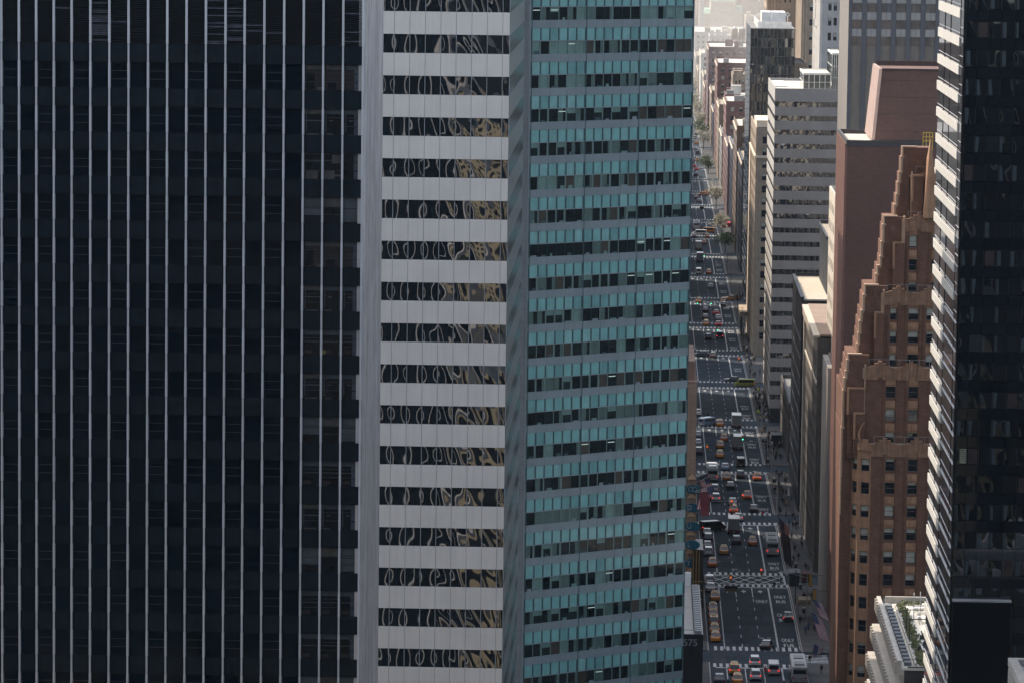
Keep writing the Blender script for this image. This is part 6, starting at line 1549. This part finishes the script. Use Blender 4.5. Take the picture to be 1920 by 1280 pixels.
    flag(FP(1552, 1218, 698), FP(1527, 1206, 691), 4.2, -1.4, 'us', 'lowest striped flag of three by the lower right wall', 4)
    flag(FP(1301, 905, 706), FP(1330, 893, 700), 2.4, 1.6, 'us', 'upper striped flag in front of the tan hotel', 5)
    flag(FP(1302, 921, 704), FP(1339, 908, 699), 3.6, -1.2, 'us', 'lower striped flag in front of the tan hotel', 6)
    flag(FP(1304, 922, 702), FP(1328, 920, 698), 4.2, .4, 'maroon', 'plain maroon flag hanging in front of the tan hotel', 7)
    flag(FP(1303, 895, 707), FP(1327, 886, 704), 2.6, .8, 'navy', 'plain navy flag above the striped flags by the hotel', 8)
    # awnings and hanging signs on the right
    def awning(px0, px1, py0, py1, Y, col, name, label):
        x0, z1 = U(px0, py0, Y); x1, z0 = U(px1, py1, Y)
        t = thing(name, label, 'awning', (x0, Y, z0)); b = MB(); b.hexa([(x0, Y - .1, z0), (x1, Y, z0), (x1, Y + 4, z0), (x0, Y + 4, z0), (x0 + .3, Y, z1), (x1, Y + .1, z1), (x1, Y + 4, z1), (x0 + .3, Y + 4, z1)]); b.build('canvas', col, t)
        b = MB(); [b.cyl(x0 + .25, yy, .15, z0, .06, n=6) for yy in (Y + .2, Y + 3.6)]; b.build('post', gy, t)
    awning(1503, 1518, 1075, 1092, 752, pm('dark maroon canvas', (.06, .02, .022), .8), 'awning', 'dark maroon awning over the right pavement beside the hatched box')
    awning(1495, 1520, 1124, 1134, 727, pm('dull tan canvas', (.20, .165, .11), .8), 'awning', 'dull tan canopy over the right pavement in the nearest block')
    yl = pm('yellow banner', (.50, .28, .03), .6)
    for (px0, px1, py0, py1, Y, lab) in ((1517, 1522, 1075, 1098, 742, 'upper yellow hanging sign on the right wall'), (1524, 1530, 1104, 1123, 728, 'lower yellow hanging sign on the right wall')):
        x0, z1 = U(px0, py0, Y); x1, z0 = U(px1, py1, Y); t = thing('hanging_sign', lab, 'sign', (x0, Y, z0), group='yellow hanging signs')
        b = MB(); b.box(x0, x1, Y - .15, Y + .15, z0, z1); b.build('panel', yl, t)
        b = MB(); b.box(x0 - .05, x1 + .05, Y - .18, Y + .18, z1, z1 + .12); b.box(x0 - .05, x1 + .05, Y - .18, Y + .18, z0 - .12, z0); b.box(x1 + .05, BL + 1.4, Y - .04, Y + .04, z1 - .3, z1 - .22); b.build('frame', dk, t)
    # red awning and shop signs farther on
    t = thing('awning', 'red shop awning beside the pale tree far down the right pavement', 'awning', (32, 1560, 3)); b = MB(); b.hexa([(29.6, 1558, 3), (33, 1558, 3), (33, 1570, 3), (29.6, 1570, 3), (30.6, 1558, 4.6), (33, 1558, 4.6), (33, 1570, 4.6), (30.6, 1570, 4.6)]); b.build('canvas', pm('red canvas', (.42, .04, .05), .8), t)
    # small street things: bins, boxes, bollards, hydrants
    wb = None
    for i, (px, py) in enumerate(((1492, 1065), (1507, 1150), (1463, 960), (1452, 905), (1440, 868), (1431, 830), (1500, 1105))):
        x, y = G(px, py); x = min(max(x, KR + .5), BL - .6)
        if wb is None:
            wb = thing('litter_bin', 'x', 'litter bin', (x, y, .15), group='dark litter bins'); b = MB(); b.cyl(x, y, .15, 1.05, .28, .32, 10); b.build('bin', dk, wb); b = MB(); b.cyl(x, y, 1.05, 1.15, .36, .3, 10); b.build('rim', gy, wb); o = wb
        else: o = copy_thing(wb, (x, y, .15), 0)
        o['label'] = 'dark litter bin on the right pavement %s%s' % (zone(y), ['', ', nearest', '', ', nearer of two', ', farther of two', '', ', farther'][i])
    # newsstand and planters
    for (px, py, w_, d_, h_, lab, nm) in ((1489, 1100, 1.9, 4.5, 2.6, 'dark newspaper kiosk on the right pavement beside the hatched box', 'kiosk'), (1456, 838, 2.4, 5, 2.8, 'dark kiosk near the wall after the fourth junction', 'kiosk')):
        x, y = G(px, py); t = thing(nm, lab, 'kiosk', (x, y, .15)); b = MB(); b.box(x - w_ / 2, x + w_ / 2, y, y + d_, .15, h_); b.build('body', dk, t); b = MB(); b.box(x - w_ / 2 - .2, x + w_ / 2 + .2, y - .2, y + d_ + .2, h_, h_ + .15); b.build('roof', dk, t)
    t = thing('statue_post', 'pale post top monument on the right pavement after the third junction', 'monument', (*G(1478, 947), .15)); x, y = G(1478, 947); b = MB(); b.box(x - .4, x + .4, y - .4, y + .4, .15, 2.2); b.build('base', M['roof_grey'], t); b = MB(); b.cyl(x, y, 2.2, 4.0, .28, .1, 8); b.build('top', M['white_paint'], t)
furniture()
# ================================================================== the avenue's far right row and the hazy city beyond
def far():
    W = {
        'brick': pm('far red brick', (.17, .095, .08), .9, .3, .5, streak=.15), 'tan': pm('far tan brick', (.25, .195, .145), .9, .25, .5, streak=.15),
        'grey': pm('far grey stone', (.21, .20, .19), .9, .2, .5), 'blue': pm('far dark glass', (.055, .065, .085), .3, .3, .4), 'brown': pm('far brown brick', (.13, .095, .075), .9, .2, .5),
        'white': pm('far white brick', (.48, .46, .42), .9, .12, .4), 'plum': pm('far plum brick', (.13, .085, .085), .9, .2, .5), 'beige': pm('far beige stone', (.50, .43, .34), .9, .12, .3)}
    rnd = random.Random(17)
    G_ = 'buildings lining the far right side'
    # (Y0, Y1, top y in the photo, wall, label)
    row = [(1402, 1466, 300, 'blue', 'dark glass building just beyond the glass hotel on the right of the avenue'),
           (1478, 1538, 236, 'brown', 'brown building second beyond the glass hotel on the right of the avenue'),
           (1556, 1612, 272, 'blue', 'dark blue glass building with a white cap in the far right row'),
           (1630, 1690, 268, 'plum', 'plum brick building beyond the white capped dark one in the far right row'),
           (1706, 1764, 190, 'brick', 'red brick building with a sunlit edge in the far right row'),
           (1782, 1844, 250, 'grey', 'grey stone building low between red brick neighbours in the far right row'),
           (1860, 1922, 196, 'tan', 'tan building tall in the middle of the far right row'),
           (1940, 2010, 118, 'brick', 'tall red brick apartment building with a white terrace roof far down the avenue'),
           (2028, 2090, 205, 'blue', 'dark glass building beyond the tall brick apartment building'),
           (2110, 2180, 170, 'tan', 'tan building in the hazy part of the right row'),
           (2200, 2280, 88, 'plum', 'plum brick tower with a cluttered white roof in the haze'),
           (2300, 2380, 160, 'brick', 'red brick building low in the hazy right row'),
           (2400, 2480, 140, 'grey', 'grey building in the hazy far right row'),
           (2500, 2580, 100, 'white', 'pale building with window rows far down the hazy avenue'),
           (2610, 2700, 130, 'tan', 'pale tan building very far down the hazy avenue'),
           (2720, 2820, 105, 'grey', 'faint grey building near the end of the avenue'),
           (2850, 2980, 60, 'white', 'faint pale building with balconies at the end of the avenue')]
    for i, (a, c, ty, m, lab) in enumerate(row):
        x0 = BL + rnd.uniform(-.4, .5); px = 1218 + x0 * 7647 / a
        Z = ZZ(px, ty, a) - .9; wdt = rnd.uniform(22, 34)
        near = a < 2300
        t = simple_building('street_building', lab, x0, x0 + wdt, a, c, Z, W[m], M['roof_white'] if i % 3 == 1 else M['roof_tan'],
                            front=(max(4, int(wdt / 3.6)), .42, 3.7, 1.9, 1, .8), left=(int((c - a) / 4), .4, 3.7, 1.9, 1, .8), group=G_, seed=40 + i, cap=60, capl=30)
        for q in range(4):
            b = MB(); bx, by = x0 + 2 + rnd.uniform(0, wdt - 8), a + 3 + rnd.uniform(0, 30); b.box(bx, bx + rnd.uniform(2, 5), by, by + rnd.uniform(3, 8), Z + .05, Z + rnd.uniform(1.5, 4))
            b.build('roof_house', W[rnd.choice(['white', 'grey', m])], t)
        b = MB(); b.box(x0 - .35, x0 - .01, a, c, Z - 1.2, Z - .4); b.build('cornice', W['beige'], t)
    # sunlit balconies on the tall brick apartment building
    # buildings off the avenue, between and behind
    blocks = [(1345, 1400, 118, 2060, 'brick', 'brick apartment block with a white terrace, just left of the glass hotel'),
              (1374, 1400, 140, 1890, 'tan', 'tan block with a sloping roof house, left of the glass hotel'),
              (1361, 1402, 178, 1830, 'plum', 'plum block below the tan block, left of the glass hotel'),
              (1366, 1404, 205, 1740, 'brown', 'brown block behind the right row, close to the glass hotel'),
              (1334, 1404, 92, 2330, 'plum', 'wide plum brick block topped with white roof houses in the haze'),
              (1330, 1372, 66, 2720, 'white', 'white block with small dark windows in the haze'),
              (1312, 1330, 112, 2900, 'grey', 'pale grey slab beside the avenue in the haze'),
              (1372, 1402, 78, 2500, 'brown', 'dark block carrying two white topped water tanks'),
              (1398, 1440, 30, 3300, 'beige', 'pale block with a greenish roof, right of the big hazy block'),
              (1380, 1445, 12, 3900, 'tan', 'very faint tan block on the skyline above the glass hotel'),
              (1300, 1345, 8, 3700, 'grey', 'very faint grey block left on the skyline'),
              (1420, 1450, 4, 3500, 'brick', 'faint brick block at the top by the tan tower')]
    for i, (pa, pb, ty, Y, m, lab) in enumerate(blocks):
        x0, x1 = XX(pa, ty, Y), XX(pb, ty, Y); Z = ZZ(pa, ty, Y) - .9; wdt = x1 - x0
        t = simple_building('city_block', lab, x0, x1, Y, Y + 38, Z, W[m], M['roof_white'], front=(max(3, int(wdt / 3.4)), .4, 3.6, 1.8, 1, .8), left=(8, .4, 3.6, 1.8, 1, 1), group='hazy city blocks', seed=70 + i, cap=40, capl=20)
        for q in range(3):
            b = MB(); bx, by = x0 + rnd.uniform(.5, max(.6, wdt - 6)), Y + 3 + rnd.uniform(0, 24); b.box(bx, min(x1 - .2, bx + rnd.uniform(2, 5)), by, by + rnd.uniform(3, 8), Z + .05, Z + rnd.uniform(1.5, 4.5))
            b.build('roof_house', W[rnd.choice(['white', 'grey', m])], t)
        if i == 0:
            b = MB()
            for k in range(9): b.box(x0 - 1.2, x0 + 3.0, Y - 1.3, Y - .01, Z - 2.8 - k * 3.7, Z - 1.9 - k * 3.7)
            b.build('balcony', W['white'], t)
        if i == 7:
            for q in range(2):
                cx = XX((1377.5, 1391.5)[q], 56, Y + 4); w_ = thing('water_tank', ['left dark water tank with a white conical lid in the haze', 'right dark water tank with a white conical lid in the haze'][q], 'water tank', (cx, Y + 5, Z), group='water tanks')
                r = 2.0; zt = ZZ(1380, 55, Y + 5)
                b = MB(); b.cyl(cx, Y + 5, zt - 6, zt, r, n=14); b.build('tank', W['brown'], w_); b = MB(); b.cyl(cx, Y + 5, zt, zt + 1.6, r * 1.08, .1, n=14); b.build('lid', M['white_paint'], w_)
                b = MB(); [b.box(cx + a, cx + a + .25, Y + 5 + c, Y + 5.25 + c, Z, zt - 6) for a in (-1.5, 1.3) for c in (-1.5, 1.3)]; b.build('leg', M['steel_dark'], w_)
    # big pale massif with green roof and shoulders
    Y = 3150.0; x0, x1 = XX(1332, 40, Y), XX(1379, 40, Y); Z = ZZ(1350, 5, Y)
    cop = pm('green copper roof', (.25, .42, .33), .7, .15, .3)
    t = simple_building('pale_block', 'big pale stone block with a green copper roof in the haze', x0, x1, Y, Y + 60, Z, W['beige'], cop, front=(9, .22, 6, 2, 1, 3), seed=90, cap=60)
    b = MB(); b.hexa([(x0 - .5, Y - .5, Z + .9), (x1 + .5, Y - .5, Z + .9), (x1 + .5, Y + 60, Z + .9), (x0 - .5, Y + 60, Z + .9), (x0 + 4, Y + 8, Z + 9), (x1 - 4, Y + 8, Z + 9), (x1 - 4, Y + 50, Z + 9), (x0 + 4, Y + 50, Z + 9)]); b.build('copper_roof', cop, t)
    for (pa, pb, ty) in ((1320, 1332, 26), (1379, 1392, 22)):
        a0, a1 = XX(pa, ty, Y + 2), XX(pb, ty, Y + 2) - .05; zz = ZZ(pa, ty, Y + 2); b = MB(); b.box(a0, a1, Y + 2, Y + 50, 0, zz); b.build('shoulder', W['beige'], t)
        b = MB(); b.hexa([(a0, Y + 2, zz), (a1, Y + 2, zz), (a1, Y + 50, zz), (a0, Y + 50, zz), (a0 + 1, Y + 6, zz + 3.5), (a1, Y + 6, zz + 3.5), (a1, Y + 46, zz + 3.5), (a0 + 1, Y + 46, zz + 3.5)]); b.build('shoulder_roof', cop, t)
    # slim balcony slab
    Y = 3050.0; x0, x1 = XX(1311, 30, Y), XX(1320, 30, Y); t = simple_building('balcony_slab', 'slim white slab stacked with balconies at the left top of the street view', x0, x1, Y, Y + 30, 150, W['white'], front=None, seed=95)
    b = MB(); [b.box(x0 - .8, x1 + .8, Y - 1.4, Y - .01, 60 + 3.3 * k, 61.2 + 3.3 * k) for k in range(27)]; b.build('balcony', W['white'], t)
    # skyline filler: rows of ordinary blocks, each its own building
    n = 0
    for Y in (3400, 3800, 4200, 4700):
        x = 20 + (Y - 3400) * .01
        while x < 140:
            w_ = rnd.uniform(14, 26); n += 1
            z = rnd.uniform(24, 60)
            m = rnd.choice(['brick', 'grey', 'tan', 'white', 'plum'])
            simple_building('skyline_block', 'faint far skyline block dissolving in haze', x, x + w_ - 1.5, Y, Y + 40, z, W[m], M['roof_white'], group='faint skyline blocks', seed=n)
            x += w_
    # street trees
    lf = [pm('young pale leaf', (.30, .29, .20), .8, .3, 1.5, col2=(.36, .34, .26)), pm('spring green leaf', (.07, .10, .035), .8, .4, 1.5)]; bk = pm('bark', (.06, .05, .04), .9)
    spots = [(29.6, 1690, 9, 0), (29.5, 2080, 11, 0), (29.3, 2160, 11, 1), (29.6, 2240, 10, 0), (29.4, 2330, 12, 0), (29.5, 2440, 11, 0), (29.4, 1905, 8, 1), (29.5, 1560, 8, 0), (29.5, 1480, 7, 1), (29.4, 2620, 12, 0)]
    for i, (x, y, h, m) in enumerate(spots):
        lab = ['pale budding street tree on the right kerb, nearest of the pale trees', 'pale street tree, second down the far right kerb', 'green street tree among pale ones on the far right kerb', 'pale street tree after the green one far down the kerb', 'tall pale street tree in the hazy stretch of kerb', 'pale street tree beyond the tall one in the haze', 'small green tree on the right kerb beyond the bright crossing', 'small pale tree by the red awning on the right kerb', 'small dark green tree nearest on the far kerb', 'last faint pale tree along the right kerb'][i]
        t = thing('street_tree', lab, 'tree', (x, y, .15), group='street trees')
        b = MB(); b.tube((x, y, .15), (x, y, h * .5), .2, 6, 0, .12)
        for q in range(6):
            a = q * 1.05; b.tube((x, y, h * .4), (x + math.cos(a) * h * .22, y + math.sin(a) * h * .22, h * .75), .09, 5, 0, .03)
        b.build('trunk', bk, t)
        b = MB()
        cl = [(x + rnd.gauss(0, h * .17), y + rnd.gauss(0, h * .2), h * rnd.uniform(.5, .95), h * rnd.uniform(.08, .16)) for _ in range(14)]
        for (cx, cy, cz, r) in cl:
            for _ in range(55):
                c = Vector((cx + rnd.gauss(0, r), cy + rnd.gauss(0, r), cz + rnd.gauss(0, r * .8)))
                a = Vector((rnd.gauss(0, 1), rnd.gauss(0, 1), rnd.gauss(0, 1))).normalized() * .2; d = a.orthogonal().normalized() * .2
                b.quad(c - a - d, c + a - d, c + a + d, c - a + d)
        b.build('crown', lf[m], t)
far()
# ================================================================== beige office mirrored in windows; unseen blocks added to darken reflections and sky light
def behind():
    be = pm('behind beige stone', (.42, .36, .25), .85, .15, .4); dk = pm('behind dark glass', (.010, .014, .02), .3, .3, .4); al = pm('behind pale fin', (.5, .5, .5), .5)
    def strips(name, label, x0, x1, y0, y1, z1, fw, wm, n, fr):
        t = thing(name, label, 'building', ((x0 + x1) / 2, y1, 0))
        b = MB(); b.box(x0, x1, y0, y1 - .4, 0, z1); b.build('wall', wm, t)
        b = MB(); st = (x1 - x0) / n
        for i in range(n + 1): b.box(x0 + st * i - st * fr / 2, x0 + st * i + st * fr / 2, y1 - .39, y1, 0, z1)
        b.build('pier', fw, t)
        return t
    t = strips('beige_office', 'beige pier fronted office building below the viewpoint', -62, -20, 112, 150, 92, be, dk, 8, .5)
    b = MB(); [b.box(-62, -20, 149.65, 149.9, 5.4 * k, 5.4 * k + 2.0) for k in range(1, 17)]; b.build('floor_band', be, t)
    strips('dark_reflection_tower', 'unseen dark tower added behind the viewpoint to darken reflections', -60, 50, -120, -40, 138, dk, dk, 30, .3)  # added so the near glass mirrors something dark
    strips('west_sky_blocker', 'unseen dark block added right of the viewpoint to cut sky light', 50, 120, 120, 385, 126, dk, dk, 20, .3)  # added out of view to keep sky light off the lower fronts
    t = strips('east_sky_blocker', 'unseen dark block added left of the viewpoint to cut sky light', -190, -96, 60, 310, 132, dk, dk, 30, .25)  # added out of view, blocks sky light on the left
    t = strips('low_sky_blocker', 'unseen low block added between the towers to cut sky light', -94, 44, 200, 300, 62, be, dk, 16, .5)  # added below the view so the tower fronts darken downwards
behind()
# ================================================================== haze
def haze():
    m = bpy.data.materials.new('haze'); m.use_nodes = True; t = m.node_tree; t.nodes.clear()
    v = t.nodes.new('ShaderNodeVolumePrincipled'); v.inputs['Color'].default_value = (.36, .48, .60, 1); v.inputs['Density'].default_value = 0.000026; v.inputs['Anisotropy'].default_value = 0.1
    o = t.nodes.new('ShaderNodeOutputMaterial'); t.links.new(v.outputs[0], o.inputs['Volume'])
    b = MB(); b.box(-600, 700, -300, 5600, -1.5, 300); ob = b.build('haze', m); ob['kind'] = 'stuff'; ob['label'] = 'thin pale city haze filling the air over the avenue'; ob['category'] = 'haze'
haze()

def smoke_haze():
    m = bpy.data.materials.new('smoke_haze'); m.use_nodes = True; t = m.node_tree; t.nodes.clear()
    v = t.nodes.new('ShaderNodeVolumePrincipled'); v.inputs['Color'].default_value = (.90, .83, .74, 1); v.inputs['Density'].default_value = 0.00062; v.inputs['Anisotropy'].default_value = 0.2  # steam plume stretched along the avenue to add distant haze
    o = t.nodes.new('ShaderNodeOutputMaterial'); t.links.new(v.outputs[0], o.inputs['Volume'])
    b = MB(); n, k = 14, 12; rnd = random.Random(2)
    for j in range(k + 1):
        f = j / k; z = 4 + 170 * f; r = 30 + 26 * f + rnd.uniform(-4, 4) if 0 < j < k else .5
        for i in range(n):
            a = 2 * math.pi * i / n; rr = r * (1 + rnd.uniform(-.12, .12))
            b.v.append((48 + 16 * f + rr * math.cos(a) * .8, 2650 + rr * math.sin(a) * 19, z))
    for j in range(k):
        for i in range(n): b.f.append((j * n + i, j * n + (i + 1) % n, j * n + n + (i + 1) % n, j * n + n + i)); b.m.append(0); b.s.append(True)
    b.f.append(tuple(reversed(range(n)))); b.m.append(0); b.s.append(False); b.f.append(tuple(k * n + i for i in range(n))); b.m.append(0); b.s.append(False)
    tag(b.build('smoke_haze', m), 'pale steam plume widened into extra haze at the far end of the avenue', 'smoke_haze', kind='stuff')
smoke_haze()
